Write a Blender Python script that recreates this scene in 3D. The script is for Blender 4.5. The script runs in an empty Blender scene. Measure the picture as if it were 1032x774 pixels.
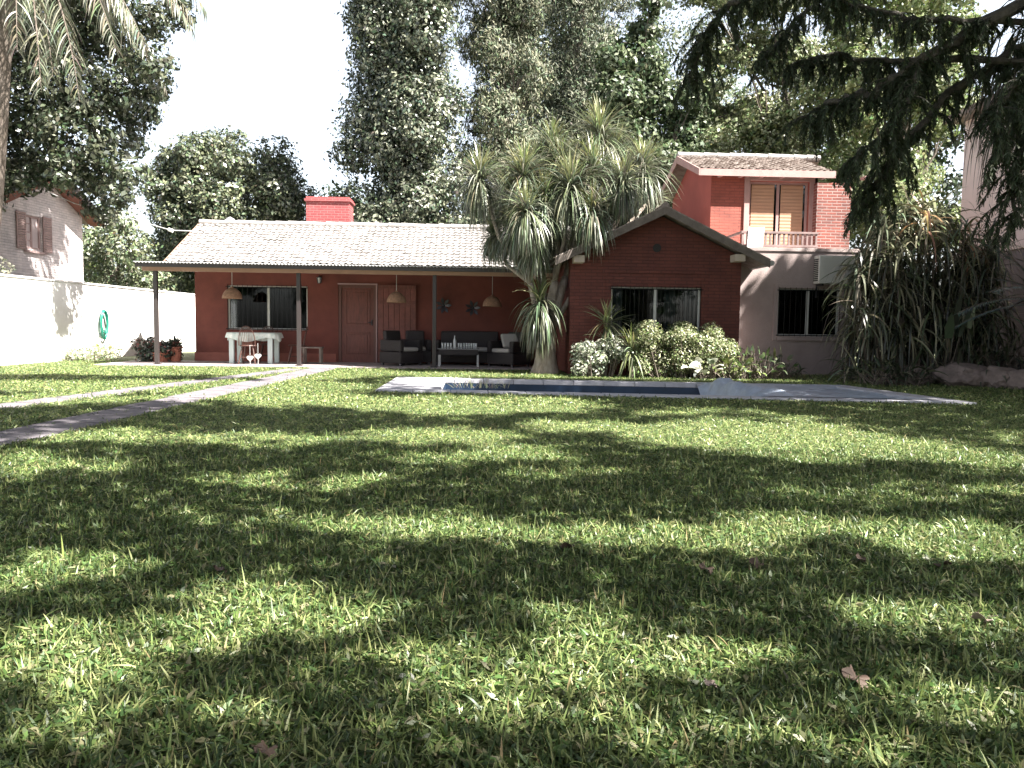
import bpy, bmesh, math, random
import numpy as np
from mathutils import Vector, Matrix, noise

R = math.radians
rnd = random.Random(11)
rng = np.random.default_rng(7)
scene = bpy.context.scene
col = scene.collection

# ------------------------------------------------------------------ camera
PITCH, ROLL, FPX = R(4.1), R(0.75), 800.0
CAM = Vector((0, 0, 1.0))
f_ = Vector((0, math.cos(PITCH), -math.sin(PITCH)))
r0 = Vector((1, 0, 0)); u0 = r0.cross(f_)
r_ = r0 * math.cos(ROLL) + u0 * math.sin(ROLL)
u_ = u0 * math.cos(ROLL) - r0 * math.sin(ROLL)
cd = bpy.data.cameras.new('camera'); cam = bpy.data.objects.new('camera', cd); col.objects.link(cam)
cd.sensor_width = 36; cd.lens = 36 * FPX / 1032; cd.clip_start = 0.05; cd.clip_end = 2000
M = Matrix.Identity(4)
for i in range(3):
    M[i][0] = r_[i]; M[i][1] = u_[i]; M[i][2] = -f_[i]; M[i][3] = CAM[i]
cam.matrix_world = M
scene.camera = cam

# ------------------------------------------------------------------ world, sun, exposure
SUN_ELEV, SUN_AZ = R(50), R(-29)          # direction towards the sun: azimuth measured from +X
SD = Vector((math.cos(SUN_ELEV) * math.cos(SUN_AZ), math.cos(SUN_ELEV) * math.sin(SUN_AZ), math.sin(SUN_ELEV)))
w = bpy.data.worlds.new('World'); scene.world = w; w.use_nodes = True
nt = w.node_tree; bg = nt.nodes['Background']
sky = nt.nodes.new('ShaderNodeTexSky'); sky.sky_type = 'NISHITA'; sky.sun_disc = False
sky.sun_elevation = SUN_ELEV; sky.sun_rotation = math.pi / 2 - SUN_AZ
sky.dust_density = 4.0; sky.air_density = 1.0; sky.ozone_density = 1.0
hs = nt.nodes.new('ShaderNodeHueSaturation'); hs.inputs['Saturation'].default_value = 0.5
nt.links.new(sky.outputs[0], hs.inputs['Color'])
# hazy summer sky: whiter and brighter low down, deeper overhead
tcw = nt.nodes.new('ShaderNodeTexCoord'); sxw = nt.nodes.new('ShaderNodeSeparateXYZ'); nt.links.new(tcw.outputs['Generated'], sxw.inputs[0])
crw = nt.nodes.new('ShaderNodeValToRGB'); nt.links.new(sxw.outputs[2], crw.inputs['Fac'])
crw.color_ramp.elements[0].position = 0.0; crw.color_ramp.elements[0].color = (1, 1, 1, 1)
crw.color_ramp.elements[1].position = 0.56; crw.color_ramp.elements[1].color = (0.15, 0.15, 0.165, 1)
crw.color_ramp.elements.new(0.42).color = (0.95, 0.95, 0.95, 1)
mlw = nt.nodes.new('ShaderNodeVectorMath'); mlw.operation = 'MULTIPLY'; nt.links.new(hs.outputs[0], mlw.inputs[0]); nt.links.new(crw.outputs[0], mlw.inputs[1])
nt.links.new(mlw.outputs[0], bg.inputs['Color'])
bg.inputs['Strength'].default_value = 0.096
sl = bpy.data.lights.new('sun', 'SUN'); sl.energy = 5.0; sl.angle = R(0.7); sl.color = (1, 0.95, 0.87)
so = bpy.data.objects.new('sun', sl); col.objects.link(so)
so.rotation_euler = SD.to_track_quat('Z', 'Y').to_euler(); so.location = (8, -8, 20)
scene.view_settings.view_transform = 'Standard'; scene.view_settings.look = 'None'
scene.view_settings.gamma = 1; scene.view_settings.use_curve_mapping = False
scene.view_settings.exposure = 2.4
scene.cycles.max_bounces = 6; scene.cycles.transparent_max_bounces = 6
scene.cycles.diffuse_bounces = 3; scene.cycles.glossy_bounces = 2; scene.cycles.transmission_bounces = 3

# ------------------------------------------------------------------ pixel -> world helpers (metres at a real depth)
def ray(px, py):
    return f_ + r_ * ((px - 516) / FPX) + u_ * ((387 - py) / FPX)
def at(px, py, Y):
    d = ray(px, py); return CAM + d * (Y / d.y)
def gnd(px, py, z=0.0):
    d = ray(px, py); return CAM + d * ((z - CAM.z) / d.z)

# ------------------------------------------------------------------ materials
def mat(name, color, rough=0.7, spec=0.5, var=0.0, vscale=3.0, bump=0.0, bscale=20.0, color2=None, metal=0.0, transl=0.0, attr=False, sheen=0.0, stretch=None):
    m = bpy.data.materials.new(name); m.use_nodes = True
    nt = m.node_tree; N = nt.nodes; L = nt.links; p = N['Principled BSDF']
    p.inputs['Roughness'].default_value = rough; p.inputs['Metallic'].default_value = metal
    p.inputs['Specular IOR Level'].default_value = spec
    p.inputs['Base Color'].default_value = (*color, 1)
    out = None
    tc = N.new('ShaderNodeTexCoord'); mp = N.new('ShaderNodeMapping'); L.new(tc.outputs['Object'], mp.inputs['Vector'])
    if stretch: mp.inputs['Scale'].default_value = stretch
    if color2 is not None or var:
        nz = N.new('ShaderNodeTexNoise'); nz.inputs['Scale'].default_value = vscale; nz.inputs['Detail'].default_value = 6; nz.inputs['Roughness'].default_value = 0.65
        L.new(mp.outputs[0], nz.inputs['Vector'])
        cr = N.new('ShaderNodeValToRGB'); cr.color_ramp.elements[0].position = 0.35; cr.color_ramp.elements[1].position = 0.65
        c2 = color2 if color2 is not None else tuple(min(1, c * (1 + var)) for c in color)
        c1 = color if color2 is not None else tuple(c * (1 - var) for c in color)
        cr.color_ramp.elements[0].color = (*c1, 1); cr.color_ramp.elements[1].color = (*c2, 1)
        L.new(nz.outputs['Fac'], cr.inputs['Fac']); out = cr.outputs['Color']
    if attr:
        a = N.new('ShaderNodeAttribute'); a.attribute_name = 'Col'
        if out is not None:
            mx = N.new('ShaderNodeMix'); mx.data_type = 'RGBA'; mx.blend_type = 'MULTIPLY'; mx.inputs[0].default_value = 1
            L.new(out, mx.inputs[6]); L.new(a.outputs['Color'], mx.inputs[7]); out = mx.outputs[2]
        else: out = a.outputs['Color']
    if out is not None: L.new(out, p.inputs['Base Color'])
    if bump:
        nb = N.new('ShaderNodeTexNoise'); nb.inputs['Scale'].default_value = bscale; nb.inputs['Detail'].default_value = 5
        L.new(mp.outputs[0], nb.inputs['Vector'])
        b = N.new('ShaderNodeBump'); b.inputs['Strength'].default_value = bump; b.inputs['Distance'].default_value = 0.02
        L.new(nb.outputs['Fac'], b.inputs['Height']); L.new(b.outputs[0], p.inputs['Normal'])
    if transl:
        t = N.new('ShaderNodeBsdfTranslucent'); ms = N.new('ShaderNodeMixShader'); ms.inputs[0].default_value = transl
        if out is not None: L.new(out, t.inputs['Color'])
        else: t.inputs['Color'].default_value = (*color, 1)
        L.new(p.outputs[0], ms.inputs[1]); L.new(t.outputs[0], ms.inputs[2])
        L.new(ms.outputs[0], N['Material Output'].inputs['Surface'])
    return m

def brick_mat(name, c1, c2, mortar, bw=0.24, bh=0.07, ms=0.008, bump=0.5, rough=0.75, patch=None):
    m = bpy.data.materials.new(name); m.use_nodes = True
    nt = m.node_tree; N = nt.nodes; L = nt.links; p = N['Principled BSDF']; p.inputs['Roughness'].default_value = rough
    tc = N.new('ShaderNodeTexCoord'); sx = N.new('ShaderNodeSeparateXYZ'); L.new(tc.outputs['Object'], sx.inputs[0])
    ad = N.new('ShaderNodeMath'); ad.operation = 'ADD'; L.new(sx.outputs[0], ad.inputs[0]); L.new(sx.outputs[1], ad.inputs[1])
    cx = N.new('ShaderNodeCombineXYZ'); L.new(ad.outputs[0], cx.inputs[0]); L.new(sx.outputs[2], cx.inputs[1])
    bt = N.new('ShaderNodeTexBrick'); bt.inputs['Scale'].default_value = 1; bt.inputs['Brick Width'].default_value = bw; bt.inputs['Row Height'].default_value = bh
    bt.inputs['Mortar Size'].default_value = ms; bt.inputs['Mortar Smooth'].default_value = 0.4
    bt.inputs['Color1'].default_value = (*c1, 1); bt.inputs['Color2'].default_value = (*c2, 1); bt.inputs['Mortar'].default_value = (*mortar, 1)
    L.new(cx.outputs[0], bt.inputs['Vector'])
    nz = N.new('ShaderNodeTexNoise'); nz.inputs['Scale'].default_value = 1.7; nz.inputs['Detail'].default_value = 8; nz.inputs['Roughness'].default_value = 0.7; L.new(tc.outputs['Object'], nz.inputs['Vector'])
    cr = N.new('ShaderNodeValToRGB'); cr.color_ramp.elements[0].position = 0.3; cr.color_ramp.elements[1].position = 0.7
    cr.color_ramp.elements[0].color = (0.68, 0.68, 0.70, 1); cr.color_ramp.elements[1].color = (1.18, 1.15, 1.12, 1); L.new(nz.outputs['Fac'], cr.inputs['Fac'])
    mx = N.new('ShaderNodeMix'); mx.data_type = 'RGBA'; mx.blend_type = 'MULTIPLY'; mx.inputs[0].default_value = 1
    L.new(bt.outputs['Color'], mx.inputs[6]); L.new(cr.outputs[0], mx.inputs[7])
    L.new(mx.outputs[2], p.inputs['Base Color'])
    n2 = N.new('ShaderNodeTexNoise'); n2.inputs['Scale'].default_value = 30; L.new(tc.outputs['Object'], n2.inputs['Vector'])
    hm = N.new('ShaderNodeMath'); hm.operation = 'MULTIPLY_ADD'; L.new(n2.outputs['Fac'], hm.inputs[0]); hm.inputs[1].default_value = 0.4
    inv = N.new('ShaderNodeMath'); inv.operation = 'SUBTRACT'; inv.inputs[0].default_value = 1; L.new(bt.outputs['Fac'], inv.inputs[1]); L.new(inv.outputs[0], hm.inputs[2])
    b = N.new('ShaderNodeBump'); b.inputs['Strength'].default_value = bump; b.inputs['Distance'].default_value = 0.012
    L.new(hm.outputs[0], b.inputs['Height']); L.new(b.outputs[0], p.inputs['Normal'])
    return m

def glass_mat(name, tint=(0.5, 0.55, 0.55), refl=0.12):
    m = bpy.data.materials.new(name); m.use_nodes = True
    nt = m.node_tree; N = nt.nodes; L = nt.links
    t = N.new('ShaderNodeBsdfTransparent'); t.inputs[0].default_value = (*tint, 1)
    g = N.new('ShaderNodeBsdfGlossy'); g.inputs['Roughness'].default_value = 0.03; g.inputs['Color'].default_value = (0.45, 0.47, 0.5, 1)
    fr = N.new('ShaderNodeFresnel'); fr.inputs[0].default_value = 1.5
    ad = N.new('ShaderNodeMath'); ad.operation = 'ADD'; ad.inputs[1].default_value = refl * 0.3; L.new(fr.outputs[0], ad.inputs[0])
    ms = N.new('ShaderNodeMixShader'); L.new(ad.outputs[0], ms.inputs[0]); L.new(t.outputs[0], ms.inputs[1]); L.new(g.outputs[0], ms.inputs[2])
    L.new(ms.outputs[0], N['Material Output'].inputs['Surface'])
    return m

MT = {}
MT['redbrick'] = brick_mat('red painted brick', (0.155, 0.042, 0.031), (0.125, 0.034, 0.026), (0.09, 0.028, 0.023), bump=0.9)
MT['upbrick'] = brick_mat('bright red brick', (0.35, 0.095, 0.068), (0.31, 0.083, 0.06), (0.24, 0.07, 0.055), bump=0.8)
MT['rawbrick'] = brick_mat('weathered brick', (0.27, 0.075, 0.055), (0.17, 0.055, 0.045), (0.33, 0.24, 0.225), ms=0.012, bump=1.0)
MT['chimbrick'] = brick_mat('chimney brick', (0.30, 0.058, 0.062), (0.24, 0.046, 0.05), (0.36, 0.15, 0.15), bw=0.2, ms=0.009, bump=1.0)
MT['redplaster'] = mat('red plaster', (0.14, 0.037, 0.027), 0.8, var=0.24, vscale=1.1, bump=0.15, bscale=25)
MT['plinth'] = mat('red plinth', (0.25, 0.085, 0.065), 0.8, var=0.15, vscale=2, bump=0.1)
MT['grey'] = mat('grey render', (0.36, 0.29, 0.28), 0.85, var=0.18, vscale=0.9, bump=0.3, bscale=40)
MT['white'] = mat('white wall', (0.80, 0.79, 0.78), 0.85, var=0.06, vscale=1.1, bump=0.2, bscale=14)
MT['whitebrick'] = brick_mat('white painted brick', (0.72, 0.66, 0.66), (0.64, 0.58, 0.58), (0.55, 0.5, 0.5), bump=1.0)
MT['beige'] = mat('pale pink render', (0.84, 0.74, 0.70), 0.85, var=0.06, vscale=0.8, bump=0.2, bscale=30)
MT['greydark'] = mat('dark grey render', (0.20, 0.19, 0.20), 0.85, var=0.15, vscale=1, bump=0.2)
MT['tile'] = mat('weathered clay tile', (0.25, 0.235, 0.225), 0.8, color2=(0.40, 0.38, 0.37), vscale=3.5, bump=0.4, bscale=30)
MT['tile2'] = mat('mossy clay tile', (0.17, 0.13, 0.115), 0.8, color2=(0.32, 0.28, 0.255), vscale=5, bump=0.4, bscale=30)
MT['corr'] = mat('corrugated sheet', (0.42, 0.42, 0.43), 0.5, metal=0.3, var=0.15, vscale=5)
MT['wood'] = mat('grey wood', (0.15, 0.125, 0.11), 0.8, var=0.25, vscale=6, bump=0.3, bscale=30, stretch=(1, 1, 1))
MT['pinkwood'] = mat('pink painted wood', (0.40, 0.25, 0.235), 0.7, var=0.1, vscale=4)
MT['redwood'] = mat('rust red soffit', (0.22, 0.085, 0.06), 0.7, var=0.12, vscale=3)
MT['tan'] = mat('tan fascia', (0.36, 0.22, 0.17), 0.7, var=0.1, vscale=3)
MT['post'] = mat('dark post paint', (0.035, 0.028, 0.028), 0.45)
MT['door'] = mat('brown door wood', (0.13, 0.035, 0.025), 0.5, var=0.25, vscale=5, bump=0.2, bscale=20, stretch=(6, 6, 1))
MT['doorframe'] = mat('door frame', (0.11, 0.045, 0.035), 0.55)
MT['alu'] = mat('white aluminium', (0.62, 0.62, 0.60), 0.4)
MT['iron'] = mat('iron bars', (0.012, 0.012, 0.012), 0.6, spec=0.2)
MT['glass'] = glass_mat('window glass')
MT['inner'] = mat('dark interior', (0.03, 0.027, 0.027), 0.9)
MT['curtain'] = mat('curtain', (0.55, 0.56, 0.58), 0.9, var=0.1)
MT['blind'] = mat('amber blind', (0.42, 0.25, 0.16), 0.6, var=0.08, vscale=3)
MT['patio'] = mat('patio stone', (0.34, 0.29, 0.29), 0.8, var=0.15, vscale=2, bump=0.2)
MT['path'] = mat('path stone', (0.15, 0.135, 0.15), 0.85, var=0.22, vscale=4, bump=0.6, bscale=18)
MT['coping'] = mat('coping stone', (0.46, 0.455, 0.50), 0.7, var=0.12, vscale=6, bump=0.2, bscale=40)
MT['pooltile'] = mat('pool paint', (0.025, 0.045, 0.085), 0.3, var=0.2, vscale=4)
MT['cover'] = mat('pool cover', (0.40, 0.46, 0.56), 0.3, spec=0.7, var=0.15, vscale=6, bump=0.5, bscale=30)
MT['soil'] = mat('soil', (0.10, 0.095, 0.05), 0.95, color2=(0.09, 0.12, 0.05), vscale=5, bump=1.0, bscale=40)
MT['bark'] = mat('bark', (0.09, 0.07, 0.055), 0.9, color2=(0.17, 0.14, 0.12), vscale=9, bump=1.0, bscale=30, stretch=(1, 1, 0.25))
MT['darkbark'] = mat('dark bark', (0.035, 0.03, 0.026), 0.9, color2=(0.08, 0.07, 0.06), vscale=9, bump=1.0, bscale=30)
MT['yucbark'] = mat('pale bark', (0.20, 0.16, 0.13), 0.9, color2=(0.38, 0.33, 0.29), vscale=9, bump=1.0, bscale=24, stretch=(1, 1, 0.4))
MT['leaf'] = mat('leaf', (1, 1, 1), 0.42, spec=0.5, attr=True, transl=0.28)
MT['gloss'] = mat('glossy leaf', (1, 1, 1), 0.33, spec=0.6, attr=True, transl=0.18)
MT['matte'] = mat('needle', (1, 1, 1), 0.6, spec=0.3, attr=True, transl=0.12)
MT['grass'] = mat('grass blade', (1, 1, 1), 0.42, spec=0.45, attr=True, transl=0.3)
MT['rock'] = mat('boulder', (0.18, 0.14, 0.125), 0.9, color2=(0.32, 0.25, 0.23), vscale=4, bump=1.0, bscale=9)
MT['cloth'] = mat('white cloth', (0.75, 0.78, 0.76), 0.9, color2=(0.5, 0.6, 0.58), vscale=14, bump=0.1)
MT['whitepaint'] = mat('white paint', (0.75, 0.75, 0.74), 0.5)
MT['bluepaint'] = mat('pale blue paint', (0.52, 0.60, 0.60), 0.5)
MT['chair'] = mat('brown chair wood', (0.07, 0.032, 0.025), 0.45, var=0.2, vscale=8)
MT['rattan'] = mat('dark rattan', (0.025, 0.02, 0.022), 0.55, bump=0.9, bscale=90)
MT['cushion'] = mat('pale cushion', (0.38, 0.36, 0.35), 0.9)
MT['wicker'] = mat('wicker', (0.24, 0.135, 0.085), 0.8, var=0.25, vscale=20, bump=0.8, bscale=60)
MT['cord'] = mat('cord', (0.5, 0.5, 0.5), 0.6)
MT['hose'] = mat('green hose', (0.015, 0.17, 0.12), 0.35)
MT['terracotta'] = mat('terracotta', (0.30, 0.11, 0.07), 0.8, var=0.15, vscale=4)
MT['acbody'] = mat('ac body', (0.62, 0.61, 0.58), 0.4)
MT['dead'] = mat('dead leaf', (0.085, 0.055, 0.04), 0.7, var=0.3, vscale=30)
MT['deadpale'] = mat('pale dead leaf', (0.30, 0.23, 0.20), 0.7, var=0.2, vscale=30)
MT['metal'] = mat('dark metal', (0.05, 0.05, 0.06), 0.35, metal=0.6)
MT['clear'] = mat('glassware', (0.55, 0.57, 0.6), 0.1, spec=0.8)
MT['shutter'] = mat('shutter wood', (0.36, 0.26, 0.25), 0.7, var=0.1, vscale=5)

def water_mat():
    m = bpy.data.materials.new('pool water'); m.use_nodes = True
    nt = m.node_tree; N = nt.nodes; L = nt.links; p = N['Principled BSDF']
    p.inputs['Base Color'].default_value = (0.012, 0.022, 0.04, 1); p.inputs['Roughness'].default_value = 0.05
    nz = N.new('ShaderNodeTexNoise'); nz.inputs['Scale'].default_value = 5; tc = N.new('ShaderNodeTexCoord'); L.new(tc.outputs['Object'], nz.inputs['Vector'])
    b = N.new('ShaderNodeBump'); b.inputs['Strength'].default_value = 0.12; b.inputs['Distance'].default_value = 0.03
    L.new(nz.outputs['Fac'], b.inputs['Height']); L.new(b.outputs[0], p.inputs['Normal']); return m
MT['water'] = water_mat()

# ------------------------------------------------------------------ object helpers
def tag(o, label=None, cat=None, group=None, kind=None):
    if label: o['label'] = label
    if cat: o['category'] = cat
    if group: o['group'] = group
    if kind: o['kind'] = kind
    return o
def empty(name, loc=(0, 0, 0), rz=0.0, label=None, cat=None, group=None):
    o = bpy.data.objects.new(name, None); o.empty_display_size = 0.2; col.objects.link(o)
    o.location = loc; o.rotation_euler = (0, 0, rz)
    return tag(o, label, cat, group)
def copy_tree(o, parent=None):
    c = o.copy(); col.objects.link(c); c.parent = parent
    for ch in list(o.children): copy_tree(ch, c)
    return c

class MB:
    def __init__(s): s.v = []; s.f = []
    def add(s, vs, fs):
        n = len(s.v); s.v += [tuple(v) for v in vs]; s.f += [tuple(i + n for i in f) for f in fs]; return s
    def box(s, c, d, rz=0.0, rx=0.0, ry=0.0):
        m = Matrix.Rotation(rz, 3, 'Z') @ Matrix.Rotation(ry, 3, 'Y') @ Matrix.Rotation(rx, 3, 'X'); c = Vector(c)
        vs = [c + m @ Vector((x * d[0] / 2, y * d[1] / 2, z * d[2] / 2)) for x in (-1, 1) for y in (-1, 1) for z in (-1, 1)]
        return s.add(vs, [(0, 1, 3, 2), (4, 6, 7, 5), (0, 4, 5, 1), (2, 3, 7, 6), (0, 2, 6, 4), (1, 5, 7, 3)])
    def bx(s, x0, x1, y0, y1, z0, z1):
        return s.box(((x0 + x1) / 2, (y0 + y1) / 2, (z0 + z1) / 2), (x1 - x0, y1 - y0, z1 - z0))
    def tube(s, pts, rad, n=8, cap=True, wob=0.0):
        pts = [Vector(p) for p in pts]
        if not isinstance(rad, (list, tuple)): rad = [rad] * len(pts)
        rings = []; prev = None
        for i, p in enumerate(pts):
            d = (pts[min(i + 1, len(pts) - 1)] - pts[max(i - 1, 0)]).normalized()
            a = prev if prev is not None else (Vector((1, 0, 0)) if abs(d.x) < 0.9 else Vector((0, 1, 0)))
            a = (a - d * a.dot(d)).normalized(); b = d.cross(a); prev = a
            rings.append([p + (a * math.cos(2 * math.pi * k / n) + b * math.sin(2 * math.pi * k / n)) * rad[i] * (1 + wob * rnd.uniform(-1, 1)) for k in range(n)])
        vs = [v for r in rings for v in r]; fs = []
        for i in range(len(pts) - 1):
            for k in range(n): fs.append((i * n + k, i * n + (k + 1) % n, (i + 1) * n + (k + 1) % n, (i + 1) * n + k))
        if cap: fs.append(tuple(range(n))[::-1]); fs.append(tuple((len(pts) - 1) * n + k for k in range(n)))
        return s.add(vs, fs)
    def lathe(s, prof, c=(0, 0, 0), n=20):
        vs = []; fs = []
        for (r, z) in prof:
            for k in range(n): vs.append((c[0] + r * math.cos(2 * math.pi * k / n), c[1] + r * math.sin(2 * math.pi * k / n), c[2] + z))
        for i in range(len(prof) - 1):
            for k in range(n): fs.append((i * n + k, i * n + (k + 1) % n, (i + 1) * n + (k + 1) % n, (i + 1) * n + k))
        return s.add(vs, fs)
    def prism(s, poly, off):
        """extrude a 3-D polygon by a vector"""
        n = len(poly); o = Vector(off); vs = [Vector(p) for p in poly] + [Vector(p) + o for p in poly]
        fs = [tuple(range(n))[::-1], tuple(range(n, 2 * n))] + [(i, (i + 1) % n, n + (i + 1) % n, n + i) for i in range(n)]
        return s.add(vs, fs)
    def build(s, name, m, parent=None, label=None, smooth=False, bevel=0.0):
        me = bpy.data.meshes.new(name); me.from_pydata([tuple(v) for v in s.v], [], s.f); me.update()
        bm = bmesh.new(); bm.from_mesh(me)
        bmesh.ops.recalc_face_normals(bm, faces=bm.faces); bm.to_mesh(me); bm.free()
        me.materials.append(m if not isinstance(m, str) else MT[m])
        if smooth:
            me.polygons.foreach_set('use_smooth', [True] * len(me.polygons))
        o = bpy.data.objects.new(name, me); col.objects.link(o); o.parent = parent
        if bevel:
            b = o.modifiers.new('bevel', 'BEVEL'); b.width = bevel; b.segments = 2; b.limit_method = 'ANGLE'
        if label: o['label'] = label
        return o

def np_mesh(name, V, F, m, parent=None, colors=None, smooth=False):
    """V (n,3), F (k,4) quads, colors per vertex (n,3)"""
    me = bpy.data.meshes.new(name)
    V = np.ascontiguousarray(V, dtype=np.float32); F = np.ascontiguousarray(F, dtype=np.int32); k = F.shape[1]
    me.vertices.add(len(V)); me.vertices.foreach_set('co', V.ravel())
    me.loops.add(F.size); me.loops.foreach_set('vertex_index', F.ravel())
    me.polygons.add(len(F)); me.polygons.foreach_set('loop_start', np.arange(0, F.size, k, dtype=np.int32))
    me.polygons.foreach_set('loop_total', np.full(len(F), k, dtype=np.int32))
    if smooth: me.polygons.foreach_set('use_smooth', np.ones(len(F), dtype=bool))
    if colors is not None:
        a = me.color_attributes.new('Col', 'FLOAT_COLOR', 'POINT')
        c4 = np.ones((len(V), 4), dtype=np.float32); c4[:, :3] = colors; a.data.foreach_set('color', c4.ravel())
    me.update(calc_edges=True); me.validate()
    me.materials.append(MT[m] if isinstance(m, str) else m)
    o = bpy.data.objects.new(name, me); col.objects.link(o); o.parent = parent
    return o

def unit(a): return a / np.maximum(np.linalg.norm(a, axis=-1, keepdims=True), 1e-9)

def ribbons(P, D, L, W, bend, k=4, twist=0.5, taper=True):
    """strap leaves: returns verts (N*(k+1)*2,3), quads"""
    N = len(P); P = np.array(P, float); D = unit(np.array(D, float))
    L = np.broadcast_to(L, (N,)); W = np.broadcast_to(W, (N,)); bend = np.broadcast_to(bend, (N,))
    up = np.array([0, 0, 1.0]); side = np.cross(D, up); bad = np.linalg.norm(side, axis=1) < 1e-3; side[bad] = [1, 0, 0]
    ang0 = rng.uniform(0, 2 * math.pi, N)
    side = unit(side)
    nrm = np.cross(side, D); tw = rng.normal(0, twist, N)[:, None]
    side = unit(side * np.cos(tw) + nrm * np.sin(tw))
    out = np.zeros((N, k + 1, 2, 3)); p = P.copy(); d = D.copy()
    for i in range(k + 1):
        t = i / k
        wv = W * (1.0 if not taper else (0.75 + 1.0 * t if t < 0.3 else 1.05 * (1 - (t - 0.3) / 0.7) ** 0.8 + 0.03))
        out[:, i, 0] = p - side * wv[:, None] / 2; out[:, i, 1] = p + side * wv[:, None] / 2
        d = unit(d + np.array([0, 0, -1.0]) * (bend / k)[:, None]); p = p + d * (L / k)[:, None]
        side = unit(side - d * (side * d).sum(1, keepdims=True))
    V = out.reshape(-1, 3)
    base = np.arange(N)[:, None] * (k + 1) * 2 + np.arange(k)[None] * 2
    F = np.stack([base, base + 1, base + 3, base + 2], -1).reshape(-1, 4)
    return V, F, (k + 1) * 2

def diamonds(P, S, asp=0.55, upbias=0.5, droop=0.0, Nrm=None):
    """leaf quads folded on the midrib. returns verts, quads, per-leaf vert count"""
    N = len(P); S = np.broadcast_to(S, (N,))[:, None]
    n = unit(rng.normal(size=(N, 3)) + np.array([0, 0, upbias])) if Nrm is None else unit(Nrm + rng.normal(scale=0.45, size=(N, 3)))
    a = unit(np.cross(n, rng.normal(size=(N, 3))) + np.array([0, 0, -droop])); b = unit(np.cross(n, a))
    o = np.zeros((N, 4, 3))
    o[:, 0] = P - a * S * 0.5; o[:, 2] = P + a * S * 0.5
    o[:, 1] = P + b * S * asp / 2 + n * S * 0.09; o[:, 3] = P - b * S * asp / 2 + n * S * 0.09
    F = np.arange(N * 4).reshape(N, 4)
    return o.reshape(-1, 3), F, 4

def tints(N, per, base, spread=0.25, alt=None, altp=0.0, hue=0.1):
    c = np.array(base)[None] * (1 + rng.normal(0, spread, (N, 1))).clip(0.35, 2)
    c = c * (1 + rng.normal(0, hue, (N, 3)))
    if alt is not None:
        s = rng.random(N) < altp; c[s] = np.array(alt) * (1 + rng.normal(0, 0.2, (s.sum(), 1)))
    return np.repeat(c.clip(0.003, 0.95), per, axis=0)

class LM:
    """collects leaf geometry"""
    def __init__(s): s.V = []; s.F = []; s.C = []; s.n = 0
    def add(s, vf, colors):
        V, F, _ = vf; s.V.append(V); s.F.append(F + s.n); s.C.append(colors); s.n += len(V)
    def build(s, name, m, parent=None, smooth=False):
        return np_mesh(name, np.concatenate(s.V), np.concatenate(s.F), m, parent, np.concatenate(s.C), smooth)

def ball(n, c, r):
    p = unit(rng.normal(size=(n, 3))) * (rng.random((n, 1)) ** 0.45); return np.array(c) + p * np.array(r)

# ------------------------------------------------------------------ ground, patio, paths, pool
def quadmap(c, s, t):
    a = c[0].lerp(c[1], s); b = c[3].lerp(c[2], s); return a.lerp(b, t)
PC = [gnd(378, 395.0), gnd(985, 408.2), gnd(850, 389.8), gnd(400, 381.5)]   # near-left, near-right, far-right, far-left
for p in PC: p.z = 0
print('pool', [tuple(round(x, 2) for x in p) for p in PC])
B = [Vector((-500, -60, 0)), Vector((500, -60, 0)), Vector((500, 900, 0)), Vector((-500, 900, 0))]
mb = MB(); mb.add([*B, *PC], [(0, 1, 5, 4), (1, 2, 6, 5), (2, 3, 7, 6), (3, 0, 4, 7)])
tag(mb.build('ground', 'soil'), kind='structure')

def inpoly(X, Y, poly):
    ins = np.ones(len(X), bool)
    for i in range(len(poly)):
        a, b = poly[i], poly[(i + 1) % len(poly)]
        ins &= ((b.x - a.x) * (Y - a.y) - (b.y - a.y) * (X - a.x)) > 0
    return ins

# house frame
HR = R(2.6); HO = Vector((-8.35, 18.45, 0))
HM = Matrix.Translation(HO) @ Matrix.Rotation(HR, 4, 'Z'); HI = HM.inverted()
def hat(px, py, v):
    """pixel -> house-local point on the plane y=v"""
    o = HI @ CAM; d = HI.to_3x3() @ ray(px, py); t = (v - o.y) / d.y; return o + d * t
def hw(u, v, z=0): return HM @ Vector((u, v, z))

# patio
mb = MB(); mb.prism([hw(-1.2, -0.35, -0.1), hw(8.9, -0.35, -0.1), hw(8.9, 2.2, -0.1), hw(-1.2, 2.2, -0.1)], (0, 0, 0.13))
tag(mb.build('patio', 'patio'), kind='structure')
patio_poly = [hw(-1.2, -0.35), hw(8.9, -0.35), hw(8.9, 3), hw(-1.2, 3)]
# path of slabs
mb = MB(); y = 2.0
PATH = [Vector((-4.62, 2, 0)), Vector((-3.98, 2, 0)), Vector((-3.98, 18.3, 0)), Vector((-4.62, 18.3, 0))]
while y < 18.2:
    l = rnd.uniform(0.55, 0.75); t = rnd.uniform(-0.015, 0.015)
    mb.box((-4.3 + t, y + l / 2, -0.02 + rnd.uniform(-0.004, 0.004)), (0.6, l - 0.03, 0.06), rz=rnd.uniform(-0.02, 0.02)); y += l
tag(mb.build('path', 'path', bevel=0.008), kind='structure')
mb = MB(); y = 7.0; P2 = []
while y < 17.6:
    cx = -6.15 + (y - 7) * 0.13; l = rnd.uniform(0.5, 0.8); P2.append((cx, y + l / 2, l))
    mb.box((cx, y + l / 2, -0.02), (0.5, l - 0.08, 0.06), rz=-0.12 + rnd.uniform(-0.04, 0.04)); y += l
tag(mb.build('garden_path', 'path', bevel=0.008), kind='structure')

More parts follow.
